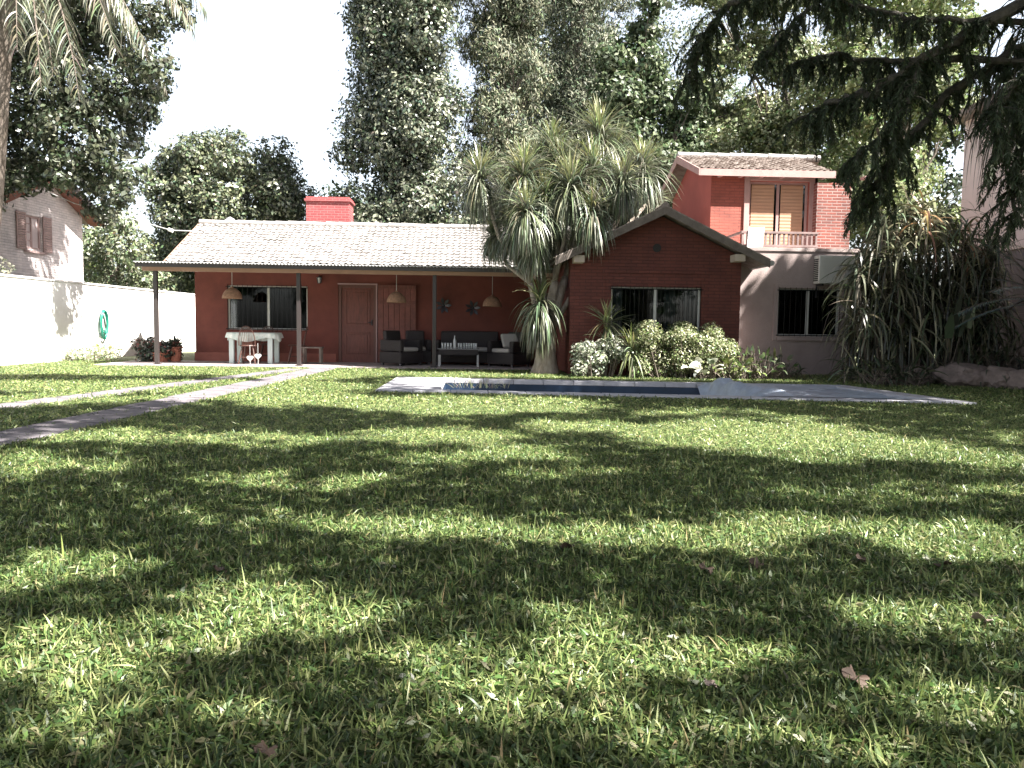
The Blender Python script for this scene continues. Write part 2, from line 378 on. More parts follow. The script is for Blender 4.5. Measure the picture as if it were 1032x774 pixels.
# pool
pool = empty('swimming_pool', (PC[0].x, PC[0].y, 0), 0, 'sunken swimming pool edged with pale stone coping in the lawn', 'pool')
def pq(s, t, z): v = quadmap(PC, s, t); return Vector((v.x - PC[0].x, v.y - PC[0].y, z))
S0, S1, T0, T1 = 0.115, 0.955, 0.10, 0.90
mb = MB()
for (a, b, c, d) in ((0, 0, 1, T0), (0, T1, 1, 1), (0, T0, S0, T1), (S1, T0, 1, T1)):
    nn = max(1, int(round((c - a) * 15))) if (c - a) > 0.5 else 1
    for k in range(nn):
        s0 = a + (c - a) * k / nn + 0.0006; s1 = a + (c - a) * (k + 1) / nn - 0.0006
        mb.prism([pq(s0, b, -0.045), pq(s1, b, -0.045), pq(s1, d, -0.045), pq(s0, d, -0.045)], (0, 0, 0.08))
mb.build('coping', 'coping', pool, bevel=0.01)
mb = MB()
for (s0, t0, s1, t1) in ((S0, T0, S1, T0), (S1, T0, S1, T1), (S1, T1, S0, T1), (S0, T1, S0, T0)):
    mb.add([pq(s0, t0, -1.4), pq(s1, t1, -1.4), pq(s1, t1, -0.046), pq(s0, t0, -0.046)], [(0, 1, 2, 3)])
mb.add([pq(S0, T0, -1.4), pq(S1, T0, -1.4), pq(S1, T1, -1.4), pq(S0, T1, -1.4)], [(0, 1, 2, 3)])
mb.build('basin', 'pooltile', pool)
mb = MB(); mb.add([pq(S0, T0, -0.22), pq(S1, T0, -0.22), pq(S1, T1, -0.22), pq(S0, T1, -0.22)], [(0, 1, 2, 3)])
wo = mb.build('water', 'water', None); wo.location = pool.location; tag(wo, kind='structure')
# solar cover: crumpled sheet and its bunched end
n1, n2 = 70, 44; V = []; F = []
for i in range(n1):
    for j in range(n2):
        s = 0.67 + (0.975 - 0.67) * i / (n1 - 1); t = T0 - 0.025 + (T1 + 0.05 - T0) * j / (n2 - 1)
        q = i / (n1 - 1); h = noise.fractal(Vector((i * 0.10, j * 0.30, 3)), 1.0, 2.0, 4) * 0.035
        lump = 0.15 * math.exp(-((q - 0.13) / 0.09) ** 2) * (0.75 + 0.5 * noise.noise(Vector((i * 0.12, j * 0.13, 9)))) + 0.05 * math.exp(-((q - 0.33) / 0.07) ** 2) * (0.7 + 0.6 * noise.noise(Vector((i * 0.2, j * 0.2, 5))))
        z = 0.0 + h * (1 + 1.5 * max(0, 0.5 - q)) + lump - 0.26 * max(0, 1 - i / 4)
        e = min(1, min(j, n2 - 1 - j) / 5); z = 0.045 * (1 - e) + z * e
        V.append(pq(s, t, z)); 
for i in range(n1 - 1):
    for j in range(n2 - 1): F.append((i * n2 + j, (i + 1) * n2 + j, (i + 1) * n2 + j + 1, i * n2 + j + 1))
mb = MB(); mb.add(V, F); cv = mb.build('pool_cover', 'cover', None, smooth=True); cv.location = pool.location
tag(cv, 'crumpled pale blue plastic cover bunched over the right end of the pool', 'pool cover')

# ------------------------------------------------------------------ grass (one mass of real blades)
def grass_field():
    lm = LM()
    def region(y0, y1, dens, L, W, k, spreadx=0.70):
        area = 0; n = int(dens * (y1 - y0) * (2 * spreadx * (y0 + y1) / 2 + 1.5))
        Y = y0 + (y1 - y0) * rng.random(n); hwid = spreadx * Y + 0.75
        X = (rng.random(n) * 2 - 1) * hwid
        keep = (rng.random(n) < 1.0)
        keep &= ~((X > -4.6) & (X < -4.0) & (rng.random(n) < 0.97))
        for (cx, cy, l) in P2: keep &= ~((abs(X - cx) < 0.2) & (abs(Y - cy) < l / 2))
        keep &= ~inpoly(X, Y, [PC[0], PC[1], PC[2], PC[3]])
        keep &= ~inpoly(X, Y, patio_poly)
        keep &= X > -11.2
        X = X[keep]; Y = Y[keep]; n = len(X)
        clump = np.array([noise.noise(Vector((x * 2.2, y * 2.2, 0))) for x, y in zip(X[::7], Y[::7])]); clump = np.repeat(clump, 7)[:n]
        el = rng.normal(0.8 if y1 < 7 else 0.5, 0.42, n).clip(0.0, 1.5); az = rng.uniform(0, 2 * math.pi, n)
        D = np.stack([np.cos(az) * np.cos(el), np.sin(az) * np.cos(el), np.sin(el)], 1)
        P = np.stack([X, Y, np.full(n, 0.0) + rng.uniform(0, 0.018, n)], 1)
        Ls = L * rng.lognormal(0, 0.32, n) * (1 + 0.35 * clump); Ws = W * rng.uniform(0.6, 1.4, n)
        vf = ribbons(P, D, Ls, Ws, rng.uniform(0.3, 1.6, n), k, twist=0.5)
        per = (k + 1) * 2
        g = np.array([0.125, 0.195, 0.05]); yl = np.array([0.315, 0.345, 0.15]); dk = np.array([0.055, 0.10, 0.032])
        t = rng.random((n, 1)); u = rng.random((n, 1))
        c = g * (1 - t) + yl * t; c = np.where(u < 0.3, dk * (0.8 + 0.4 * t), c); c = np.where(u > 0.975, np.array([0.30, 0.25, 0.13]), c)
        patch = np.array([noise.fractal(Vector((x * 0.7, y * 0.7, 5)), 1, 2, 3) for x, y in zip(X[::7], Y[::7])]); patch = np.repeat(patch, 7)[:n][:, None]
        c = c * (1 + 0.22 * clump[:, None]) * (1 + patch * np.array([0.45, 0.22, 0.3]))
        lm.add(vf, np.repeat(c.clip(0.01, 0.6), per, axis=0))
        # low broad leaves lying flat between the blades
        if y1 < 7:
            m = int(n * 0.45); i = rng.integers(0, n, m)
            P = np.stack([X[i] + rng.normal(0, 0.02, m), Y[i] + rng.normal(0, 0.02, m), rng.uniform(0.008, 0.03, m)], 1)
            P_ok = ~((P[:, 0] > -4.6) & (P[:, 0] < -4.0)); P = P[P_ok]; m = len(P)
            vf = diamonds(P, rng.uniform(0.022, 0.05, m), 0.32, upbias=1.6)
            lm.add(vf, tints(m, 4, (0.10, 0.145, 0.05), 0.3, (0.24, 0.23, 0.13), 0.1))
    region(1.2, 2.4, 12500, 0.041, 0.0050, 4)
    region(2.4, 4.0, 10000, 0.041, 0.0054, 3)
    region(4.0, 6.5, 6400, 0.037, 0.0068, 3)
    region(6.5, 10.0, 3600, 0.034, 0.0095, 2)
    region(10.0, 20.5, 1300, 0.036, 0.016, 2)
    o = lm.build('grass', 'grass'); tag(o, 'short broad bladed lawn grass dappled with tree shade', 'grass', kind='stuff')
grass_field()

# ------------------------------------------------------------------ house builders
def wall_mb(mb, x0, x1, z0, z1, holes, yf, t=0.2, axis='y', top=None):
    """front-facing wall (normal -y) with rectangular holes and reveals; holes = [(x0,x1,z0,z1)]"""
    xs = sorted({x0, x1, *[h[0] for h in holes], *[h[1] for h in holes]}); zs = sorted({z0, z1, *[h[2] for h in holes], *[h[3] for h in holes]})
    for i in range(len(xs) - 1):
        for j in range(len(zs) - 1):
            cx = (xs[i] + xs[i + 1]) / 2; cz = (zs[j] + zs[j + 1]) / 2
            if any(h[0] < cx < h[1] and h[2] < cz < h[3] for h in holes): continue
            mb.add([(xs[i], yf, zs[j]), (xs[i + 1], yf, zs[j]), (xs[i + 1], yf, zs[j + 1]), (xs[i], yf, zs[j + 1])], [(0, 1, 2, 3)])
            mb.add([(xs[i], yf + t, zs[j]), (xs[i + 1], yf + t, zs[j]), (xs[i + 1], yf + t, zs[j + 1]), (xs[i], yf + t, zs[j + 1])], [(3, 2, 1, 0)])
    for h in holes:
        a, b, c, d = h
        mb.add([(a, yf, c), (b, yf, c), (b, yf, d), (a, yf, d), (a, yf + t, c), (b, yf + t, c), (b, yf + t, d), (a, yf + t, d)],
               [(0, 4, 5, 1), (1, 5, 6, 2), (2, 6, 7, 3), (3, 7, 4, 0)])
    return mb

def raw_build(mb, name, m, parent=None):
    """build without recalculating normals (open sheets)"""
    me = bpy.data.meshes.new(name); me.from_pydata([tuple(v) for v in mb.v], [], mb.f); me.update()
    me.materials.append(MT[m] if isinstance(m, str) else m); o = bpy.data.objects.new(name, me); col.objects.link(o); o.parent = parent; return o

def window(root, x0, x1, z0, z1, yf, frame='alu', bars=0, n=2, label=None, curtain=False, depth=1.2, fw=0.045, name='window', pane='glass', sill=None, proud=0.03):
    mb = MB()
    yi = yf + 0.07
    mb.bx(x0, x1, yi, yi + 0.05, z1 - fw, z1); mb.bx(x0, x1, yi, yi + 0.05, z0, z0 + fw)
    mb.bx(x0, x0 + fw, yi, yi + 0.05, z0 + fw, z1 - fw); mb.bx(x1 - fw, x1, yi, yi + 0.05, z0 + fw, z1 - fw)
    for k in range(1, n):
        xm = x0 + (x1 - x0) * k / n; mb.bx(xm - 0.035, xm + 0.035, yi + 0.003, yi + 0.052, z0 + fw, z1 - fw)
    fr = mb.build(name, frame, root, label=label, bevel=0.004)
    g = MB(); g.bx(x0 + fw, x1 - fw, yi + 0.02, yi + 0.026, z0 + fw, z1 - fw); g.build('pane', pane, fr)
    if depth:
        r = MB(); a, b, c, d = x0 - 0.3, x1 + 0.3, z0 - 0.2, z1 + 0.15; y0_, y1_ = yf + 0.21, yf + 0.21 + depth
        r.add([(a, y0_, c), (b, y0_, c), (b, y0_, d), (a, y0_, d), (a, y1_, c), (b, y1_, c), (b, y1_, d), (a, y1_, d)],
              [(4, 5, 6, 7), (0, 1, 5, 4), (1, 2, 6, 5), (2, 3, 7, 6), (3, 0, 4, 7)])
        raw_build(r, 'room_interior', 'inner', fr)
    if curtain:
        for (a, b) in curtain:
            V = []; F = []; m = 40
            for i in range(m + 1):
                x = a + (b - a) * i / m; yy = yf + 0.2 + 0.025 * math.sin(i * 1.3)
                V += [(x, yy, z0 + fw), (x, yy, z1 - fw)]
            for i in range(m): F.append((2 * i, 2 * i + 2, 2 * i + 3, 2 * i + 1))
            c = MB(); c.add(V, F); raw_build(c, 'curtain', 'curtain', fr)
    if bars:
        g = MB(); yb = yf - 0.03
        for k in range(bars):
            x = x0 + 0.02 + (x1 - x0 - 0.04) * k / (bars - 1); g.bx(x - 0.0045, x + 0.0045, yb - 0.0045, yb + 0.0045, z0 - 0.04, z1 + 0.03)
        for z in (z0 + 0.02, z1 - 0.04): g.bx(x0 - 0.03, x1 + 0.03, yb - 0.018, yb - 0.006, z - 0.012, z + 0.012)
        for x in (x0 + 0.02, x1 - 0.02): g.bx(x - 0.01, x + 0.01, yb + 0.006, yi, z1 - 0.05, z1 - 0.03)
        g.build('window_bars', 'iron', fr)
    if sill: 
        g = MB(); g.bx(x0 - 0.06, x1 + 0.06, yf - 0.07, yf + 0.065, z0 - 0.06, z0 - 0.002); g.build('sill', sill, fr, bevel=0.006)
    return fr

def tile_roof(name, a, b, c, d, m, parent, row=0.21, colw=0.16, thick=0.05):
    """a,b eave ends; d,c ridge ends (a-d and b-c are rakes). Real relief: stepped rows, rolled columns"""
    a, b, c, d = map(Vector, (a, b, c, d)); W = (b - a).length; H = (d - a).length
    nrm = (b - a).cross(d - a).normalized()
    if nrm.z < 0: nrm = -nrm
    nr = max(2, round(H / row)); nc = max(4, round(W / colw)); V = []; F = []
    cs = nc * 6; jit = {}
    rows = []
    for r in range(nr):
        rows += [(r / nr, 0.045), ((r + 0.5) / nr, 0.025), ((r + 0.999) / nr, 0.004)]
    for (t, h) in rows:
        rr = int(t * nr)
        for i in range(cs + 1):
            s = i / cs; ci = int(i / 6); ph = (i % 6) / 6
            if (rr, ci) not in jit: jit[(rr, ci)] = (rnd.uniform(-0.007, 0.007), rnd.uniform(-0.012, 0.012))
            j = jit[(rr, ci)]
            roll = 0.020 * max(0, math.sin(ph * 2 * math.pi)) - 0.008 * max(0, -math.sin(ph * 2 * math.pi))
            p = (a.lerp(b, s)).lerp(d.lerp(c, s), min(1, max(-0.01, t + (j[1] / H if h > 0.03 else 0))))
            V.append(p + nrm * (h + roll + j[0]))
    n = cs + 1
    for k in range(len(rows) - 1):
        for i in range(cs): F.append((k * n + i, k * n + i + 1, (k + 1) * n + i + 1, (k + 1) * n + i))
    mb = MB(); mb.add(V, F)
    mb.prism([a - nrm * thick, b - nrm * thick, c - nrm * thick, d - nrm * thick], nrm * thick * 0.98)
    return mb.build(name, m, parent)

def ridge(mb, p, q, step=0.36, rad=0.085):
    p, q = Vector(p), Vector(q); L = (q - p).length; n = max(1, round(L / step)); d = (q - p) / n
    for k in range(n):
        a = p + d * k; b = a + d * 1.06; jz = rnd.uniform(-0.006, 0.01)
        mb.tube([a + Vector((0, 0, jz)), b + Vector((0, 0, jz))], [rad, rad * 0.84], 10)

house = empty('red_house', HO, HR, 'long red brick house with pale tiled roofs, porch and two storey end behind the pool', 'house')
V_W = 2.0      # main wall plane (local y)
def U(px, py, v): return hat(px, py, v)
# ---- main wall
uL = U(197, 330, V_W).x; uR = 10.2
wx0, wz1, wx1, wz0 = U(229, 289, V_W).x, U(229, 287.5, V_W).z, U(310, 332, V_W).x, U(310, 333, V_W).z
dx0, dx1, dz1 = U(341, 300, V_W).x, U(379, 300, V_W).x, U(360, 287, V_W).z
print('main wall', uL, 'win', wx0, wx1, wz0, wz1, 'door', dx0, dx1, dz1)
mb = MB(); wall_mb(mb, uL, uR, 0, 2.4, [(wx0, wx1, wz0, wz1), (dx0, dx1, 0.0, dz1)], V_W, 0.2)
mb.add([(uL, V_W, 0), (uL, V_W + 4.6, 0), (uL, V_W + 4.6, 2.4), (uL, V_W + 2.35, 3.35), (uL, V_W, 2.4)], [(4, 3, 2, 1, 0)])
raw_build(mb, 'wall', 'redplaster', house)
for q in ((uL - 0.02, dx0 - 0.06, V_W - 0.03, V_W - 0.002, 0.03, 0.25), (dx1 + 1.25, uR - 2.2, V_W - 0.03, V_W - 0.002, 0.03, 0.25), (uL - 0.03, uL - 0.002, V_W - 0.002, V_W + 4.6, 0, 0.25)):
    mb = MB(); mb.bx(*q); mb.build('plinth', 'plinth', house)
window(house, wx0, wx1, wz0, wz1, V_W, bars=17, n=2, label='wide barred porch window beside the dining table', curtain=[(wx0 + 0.05, wx0 + 0.2)])
# door and its outer leaf
mb = MB(); mb.bx(dx0, dx0 + 0.07, V_W + 0.02, V_W + 0.14, 0, dz1); mb.bx(dx1 - 0.06, dx1, V_W - 0.03, V_W + 0.14, 0, dz1); mb.bx(dx0 + 0.07, dx1 - 0.06, V_W + 0.02, V_W + 0.14, dz1 - 0.07, dz1)
dr = MB(); dr.bx(dx0 + 0.07, dx1 - 0.06, V_W + 0.06, V_W + 0.1, 0.03, dz1 - 0.07)
door = dr.build('door', 'door', house, label='brown panelled front door', bevel=0.004)
pn = MB(); dw = dx1 - dx0
for (z0_, z1_) in ((0.22, 0.82), (1.0, 1.92)):
    for s in ((dx0 + 0.17, dx1 - 0.16, z0_, z0_ + 0.035), (dx0 + 0.17, dx1 - 0.16, z1_ - 0.035, z1_)): pn.bx(s[0], s[1], V_W + 0.045, V_W + 0.06, s[2], s[3])
    pn.bx(dx0 + 0.17, dx0 + 0.205, V_W + 0.045, V_W + 0.06, z0_ + 0.036, z1_ - 0.036); pn.bx(dx1 - 0.195, dx1 - 0.16, V_W + 0.045, V_W + 0.06, z0_ + 0.036, z1_ - 0.036)
    pn.bx(dx0 + 0.24, dx1 - 0.23, V_W + 0.048, V_W + 0.06, z0_ + 0.07, z1_ - 0.07)
pn.build('panel', 'door', door, bevel=0.006)
mb.build('door_frame', 'doorframe', door)
ed = MB(); ed.bx(dx0 - 0.01, dx1, V_W - 0.05, V_W - 0.003, dz1 + 0.002, dz1 + 0.035); ed.bx(dx1 + 0.002, dx1 + 0.035, V_W - 0.05, V_W - 0.003, 0.03, dz1 + 0.035)
ed.build('door_trim', mat('pinkish trim', (0.34, 0.22, 0.22), 0.6), door)
h = MB(); h.bx(dx1 - 0.13, dx1 - 0.1, V_W + 0.01, V_W + 0.06, 1.0, 1.14); h.tube([(dx1 - 0.115, V_W + 0.02, 1.07), (dx1 - 0.115, V_W - 0.02, 1.07), (dx1 - 0.2, V_W - 0.02, 1.07)], 0.01, 8); h.build('handle', 'metal', door)
ax0 = dx1 + 0.06; ax1 = ax0 + 0.98; mb = MB()
for k in range(7):
    x = ax0 + 0.14 * k; mb.bx(x + 0.004, x + 0.136, V_W - 0.085, V_W - 0.05, 0.06, dz1 - 0.01)
shut = mb.build('shutter_door', mat('dark shutter wood', (0.16, 0.05, 0.04), 0.6, var=0.25, vscale=7), house, label='plank shutter door folded back against the wall', bevel=0.005)
for z in (0.3, 1.55, 1.95): mb = MB(); mb.bx(ax0 + 0.01, ax1 - 0.02, V_W - 0.11, V_W - 0.087, z, z + 0.09); mb.build('shutter_rail', 'door', shut)

# ---- main roof: porch sheet, beams, tile slope
eL = U(135, 266, -0.35); eR = U(500, 275, -0.35)
zE = (eL.z + eR.z) / 2; print('eave z', eL.z, eR.z, eL.x, eR.x)
uE0 = eL.x; uE1 = 9.3
tz = zE + 0.085 + (V_W - 0.15 + 0.35) * 0.055
# corrugated sheet
nx = int((uE1 - uE0) / 0.019); V = []; F = []
for k in range(nx + 1):
    x = uE0 + (uE1 - uE0) * k / nx; w_ = 0.013 * math.sin(k * 2 * math.pi / 4)
    V += [(x, -0.40, zE + 0.085 + w_), (x, V_W - 0.1, tz - 0.01 + w_)]
for k in range(nx): F.append((2 * k, 2 * k + 2, 2 * k + 3, 2 * k + 1))
V2 = [(v[0], v[1], v[2] - 0.012) for v in V]; mb = MB(); mb.add(V, F); mb.add(V2, [f[::-1] for f in F])
for k in range(nx): mb.add([V[2 * k], V[2 * k + 2], V2[2 * k + 2], V2[2 * k]], [(0, 1, 2, 3)])
mb.build('porch_roof', 'corr', house)
mb = MB(); mb.bx(uE0 + 0.02, uE1, -0.36, -0.30, zE - 0.02, zE + 0.062); mb.build('gutter', 'post', house, bevel=0.008)
mb = MB(); mb.bx(uE0 + 0.05, uE1, -0.06, 0.06, zE - 0.09, zE + 0.04)
for k in range(9): 
    x = uE0 + 0.3 + k * 1.1; mb.prism([(x, -0.28, zE - 0.0), (x + 0.07, -0.28, zE - 0.0), (x + 0.07, V_W - 0.01, tz - 0.14), (x, V_W - 0.01, tz - 0.14)], (0, 0, 0.07))
mb.build('beam', 'tan', house)
for px in (158.5, 301.5, 437.5):
    p = U(px, 371, 0.0); mb = MB(); mb.bx(p.x - 0.045, p.x + 0.045, -0.045, 0.045, 0.03, zE - 0.09); mb.bx(p.x - 0.08, p.x + 0.08, -0.08, 0.08, 0.03, 0.05)
    mb.build('post', 'post', house, bevel=0.005)
# tile slope
vE = V_W - 0.25; TE = U(166, 263, vE)
RV = 4.35; Rp = U(204, 224.5, RV); print('roof', TE, Rp, U(490, 233, RV))
ua = TE.x; zt = tz + 0.03; zr = (Rp.z + U(490, 232.5, RV).z) / 2
tile_roof('roof', (ua, vE, zt), (uE1 - .2, vE, zt), (uE1 - .2, RV, zr), (ua, RV, zr), 'tile', house)
tile_roof('roof', (uE1 + 1, RV * 2 - vE, zt), (ua, RV * 2 - vE, zt), (ua, RV, zr), (uE1 + 1, RV, zr), 'tile', house)
mb = MB(); ridge(mb, (ua, RV, zr + 0.05), (uE1 + 1, RV, zr + 0.05)); mb.build('ridge_tiles', 'tile', house)
mb = MB(); mb.prism([(ua - 0.03, vE - 0.02, zt - 0.14), (ua - 0.03, vE - 0.02, zt + 0.03), (ua - 0.03, RV, zr + 0.03), (ua - 0.03, RV, zr - 0.14)], (0.026, 0, 0)); mb.build('bargeboard', 'tan', house)
# vent and chimney
vp = U(232, 224, RV + 0.3); mb = MB(); mb.lathe([(0.0, 0.0), (0.07, 0.0), (0.07, 0.22), (0.13, 0.24), (0.13, 0.27), (0.0, 0.34)], (vp.x, RV + 0.3, vp.z - 0.18), 12); mb.build('roof_vent', 'corr', house)
CV = RV + 0.15; c0 = U(308.5, 199, CV); c1 = U(352, 228, CV)
chim = MB(); chim.bx(c0.x, c1.x, CV, CV + 0.75, zr - 0.5, c0.z - 0.1); chim = chim.build('chimney', 'chimbrick', house)
mb = MB(); mb.bx(c0.x - 0.05, c1.x + 0.05, CV - 0.05, CV + 0.80, c0.z - 0.1, c0.z - 0.03); mb.bx(c0.x - 0.01, c1.x + 0.01, CV - 0.01, CV + 0.76, c0.z - 0.028, c0.z + 0.03); mb.build('chimney_cap', 'chimbrick', chim, bevel=0.01)

# ---- gable wing
GV = -2.0; g0 = U(574, 330, GV).x; g1 = U(745, 330, GV).x
GO = GV - 0.38                          # plane of the barge boards
pk = U(671, 210, GO); re_ = U(776, 264, GO); le = U(556, 264, GO)
print('gable', g0, g1, pk, re_, le)
sl_r = (pk.z - re_.z) / (re_.x - pk.x); zP = pk.z; zRe = re_.z
uLe = pk.x - (re_.x - pk.x) * 1.02; zLe = zP - (pk.x - uLe) * sl_r
def roofz(u): return zP - abs(u - pk.x) * sl_r
gx0, gx1, gz1, gz0 = U(616, 300, GV).x, U(706.5, 300, GV).x, U(660, 289.5, GV).z, 0.85
mb = MB(); zc = min(roofz(g0), roofz(g1)) - 0.16
wall_mb(mb, g0, g1, -0.02, zc, [(gx0, gx1, gz0, gz1)], GV, 0.2)
for yy in (GV, GV + 0.2): mb.add([(g0, yy, zc), (g1, yy, zc), (g1, yy, roofz(g1) - 0.1), (pk.x, yy, zP - 0.1), (g0, yy, roofz(g0) - 0.1)], [(0, 1, 2, 3, 4)])
mb.add([(g0, GV, -0.02), (g0, V_W, -0.02), (g0, V_W, roofz(g0) - 0.1), (g0, GV, roofz(g0) - 0.1)], [(3, 2, 1, 0)])
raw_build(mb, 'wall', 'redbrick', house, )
gy = MB(); gy.add([(g1, GV, -0.02), (g1, V_W, -0.02), (g1, V_W, roofz(g1) - 0.1), (g1, GV, roofz(g1) - 0.1)], [(0, 1, 2, 3)]); raw_build(gy, 'side_wall', 'grey', house)
# raised brick hood over the window, round vent
mb = MB(); hz = U(660, 273, GV).z; mb.bx(U(608, 273, GV).x, U(716, 273, GV).x, GV - 0.03, GV - 0.002, hz - 0.05, hz + 0.02)
mb.bx(gx0 - 0.12, gx0 - 0.005, GV - 0.02, GV - 0.002, gz0, hz - 0.052); mb.bx(gx1 + 0.005, gx1 + 0.12, GV - 0.02, GV - 0.002, gz0, hz - 0.052)
mb.build('window_surround', 'redbrick', house)
vv = U(662, 250, GV); mb = MB(); mb.tube([(vv.x, GV - 0.02, vv.z), (vv.x, GV + 0.01, vv.z)], 0.09, 16); mb.build('wall_vent', 'inner', house)
window(house, gx0, gx1, gz0, gz1, GV, bars=21, n=2, label='wide barred window of the gable wing behind the hedge', curtain=[(gx0 + 0.03, gx0 + 0.28), (gx1 - 0.75, gx1 - 0.5), (gx1 - 0.32, gx1 - 0.04)], sill='plinth')
# gable roof
tile_roof('roof', (re_.x, GO, zRe), (re_.x, RV, zRe), (pk.x, RV, zP), (pk.x, GO, zP), 'tile2', house)
tile_roof('roof', (uLe, RV, zLe), (uLe, GO, zLe), (pk.x, GO, zP), (pk.x, RV, zP), 'tile2', house)
mb = MB(); ridge(mb, (pk.x, GO, zP + 0.05), (pk.x, RV, zP + 0.05)); mb.build('ridge_tiles', 'tile2', house)
for sx, ue, ze in ((1, re_.x, zRe), (-1, uLe, zLe)):
    mb = MB(); mb.prism([(pk.x, GO - 0.03, zP + 0.03), (ue, GO - 0.03, ze + 0.03), (ue, GO - 0.03, ze - 0.12), (pk.x, GO - 0.03, zP - 0.12)], (0, 0.028, 0)); mb.build('bargeboard', 'wood', house)
    mb = MB(); 
    for q in range(0, 14):
        u = pk.x + (ue - pk.x) * (q + 0.5) / 14; z = roofz(u)
        mb.box((u, GO + 0.06, z + 0.045), (0.17, 0.18, 0.03), ry=math.atan(sl_r) * sx)
    mb.build('verge_tiles', 'tile2', house, bevel=0.008)
    mb = MB(); xb = (g1 - 0.14) if sx > 0 else (g0 + 0.14); zz = roofz(xb) - 0.2
    mb.bx(xb - 0.11, xb + 0.11, GO + 0.02, GV - 0.003, zz - 0.09, zz + 0.06); mb.build('beam_end', mat('pale beam end', (0.48, 0.40, 0.34), 0.8), house, bevel=0.01)
mb = MB(); mb.tube([(re_.x + 0.05, GO + 0.02, zRe - 0.02), (re_.x + 0.05, 0.0, zRe - 0.02)], 0.06, 8); mb.build('gutter', 'corr', house)

# ---- grey ground floor
KV = -1.12; k0 = g1 + 0.004; k1 = U(862, 330, KV).x; kt = U(780, 250, KV).z
wx = (U(784, 300, KV).x, U(847, 300, KV).x, U(815, 339, KV).z, U(815, 291, KV).z)
mb = MB(); wall_mb(mb, k0, k1, -0.02, kt, [wx], KV, 0.2)
mb.add([(k0, KV, kt), (k1, KV, kt), (k1, 4, kt), (k0, 4, kt)], [(0, 1, 2, 3)])
mb.add([(k1, KV, -.02), (k1, 4, -.02), (k1, 4, kt), (k1, KV, kt)], [(0, 1, 2, 3)])
raw_build(mb, 'grey_wall', 'grey', house)
mb = MB(); mb.bx(k0 + 0.2, k1 + 0.02, KV - 0.025, KV - 0.002, kt - 0.07, kt + 0.01); mb.bx(wx[0] - 0.1, wx[0] - 0.004, KV - 0.03, KV - 0.002, wx[2] - 0.1, wx[3] + 0.1); mb.bx(wx[1] + 0.004, wx[1] + 0.1, KV - 0.03, KV - 0.002, wx[2] - 0.1, wx[3] + 0.1)
mb.bx(wx[0] - 0.003, wx[1] + 0.003, KV - 0.03, KV - 0.002, wx[3] + 0.004, wx[3] + 0.1); mb.bx(wx[0] - 0.003, wx[1] + 0.003, KV - 0.05, KV - 0.002, wx[2] - 0.1, wx[2] - 0.004)
mb.build('wall_trim', 'grey', house, bevel=0.006)
window(house, *wx[:2], wx[2], wx[3], KV, bars=12, n=2, label='barred window in the grey ground floor wall')
# ---- upper storey
UV = 0.35; a0 = U(716.5, 200, UV).x; a1 = U(819, 200, UV).x; b1 = U(853, 200, UV).x
zEv = U(760, 178, UV).z; RU = UV + 1.9
ox = (U(755, 200, UV).x, U(815, 200, UV).x, kt + 0.02, U(785, 183, UV).z)
upr = U(760, 160, RU); zUR = upr.z; print('upper', a0, a1, b1, zEv, zUR, kt, ox)
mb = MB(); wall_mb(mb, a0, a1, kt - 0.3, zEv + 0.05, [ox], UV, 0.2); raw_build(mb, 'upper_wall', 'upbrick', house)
mb = MB(); mb.add([(a0 - 0.002, UV, kt - 1), (a0 - 0.002, UV + 3.8, kt - 1), (a0 - 0.002, UV + 3.8, zEv), (a0 - 0.002, RU, zUR - 0.08), (a0 - 0.002, UV, zEv)], [(4, 3, 2, 1, 0)]); raw_build(mb, 'side_wall', mat('smooth red plaster', (0.34, 0.085, 0.068), 0.8, var=0.1, vscale=1.5, bump=0.1), house)
mb = MB(); mb.bx(a1 + 0.003, b1, UV - 0.25, UV + 2.5, kt, zEv - 0.05 - 0.1); mb.build('brick_pier', 'rawbrick', house)
fr = window(house, *ox, UV, frame='pinkwood', n=2, label='tall upper window with amber blinds behind a small balcony rail', depth=0.6, fw=0.06)
m_ = (ox[0] + ox[1]) / 2
for (a, b) in ((ox[0] + 0.07, m_ - 0.1), (m_ + 0.06, ox[1] - 0.12)):
    V = []; F = []; n = 40
    for i in range(n + 1):
        z = ox[2] + 0.05 + (ox[3] - ox[2] - 0.12) * i / n; yy = UV + 0.06 - 0.006 * (i % 2); V += [(a, yy, z), (b, yy, z)]
    for i in range(n): F.append((2 * i, 2 * i + 1, 2 * i + 3, 2 * i + 2))
    mb = MB(); mb.add(V, F); raw_build(mb, 'blind', 'blind', fr)
mb = MB(); mb.bx(ox[0] - 0.13, ox[0] - 0.004, UV - 0.04, UV - 0.002, kt, ox[3] + 0.12); mb.bx(ox[1] + 0.004, ox[1] + 0.13, UV - 0.04, UV - 0.002, kt, ox[3] + 0.12); mb.bx(ox[0] - 0.003, ox[1] + 0.003, UV - 0.04, UV - 0.002, ox[3] + 0.004, ox[3] + 0.12)
mb.build('window_casing', 'pinkwood', house, bevel=0.006)
zRe2 = zEv + 0.08; s2 = (zUR - zRe2) / (RU - UV + 0.27); VE = UV - 0.27
ra = U(683, 158, RU).x; rb = b1 + 0.1; 
tile_roof('upper_roof', (ra, VE, zRe2 ), (U(842, 175, VE).x, VE, zRe2), (U(842, 175, VE).x, RU, zUR), (ra, RU, zUR), 'tile2', house)
tile_roof('upper_roof', (rb, 2 * RU - VE, zRe2), (ra, 2 * RU - VE, zRe2), (ra, RU, zUR), (rb, RU, zUR), 'tile2', house)
mb = MB(); ridge(mb, (ra, RU, zUR + 0.05), (rb, RU, zUR + 0.05)); mb.build('ridge_tiles', 'tile', house)
mb = MB(); mb.bx(ra, U(842, 175, VE).x, VE - 0.03, VE - 0.003, zRe2 - 0.13, zRe2 + 0.03)
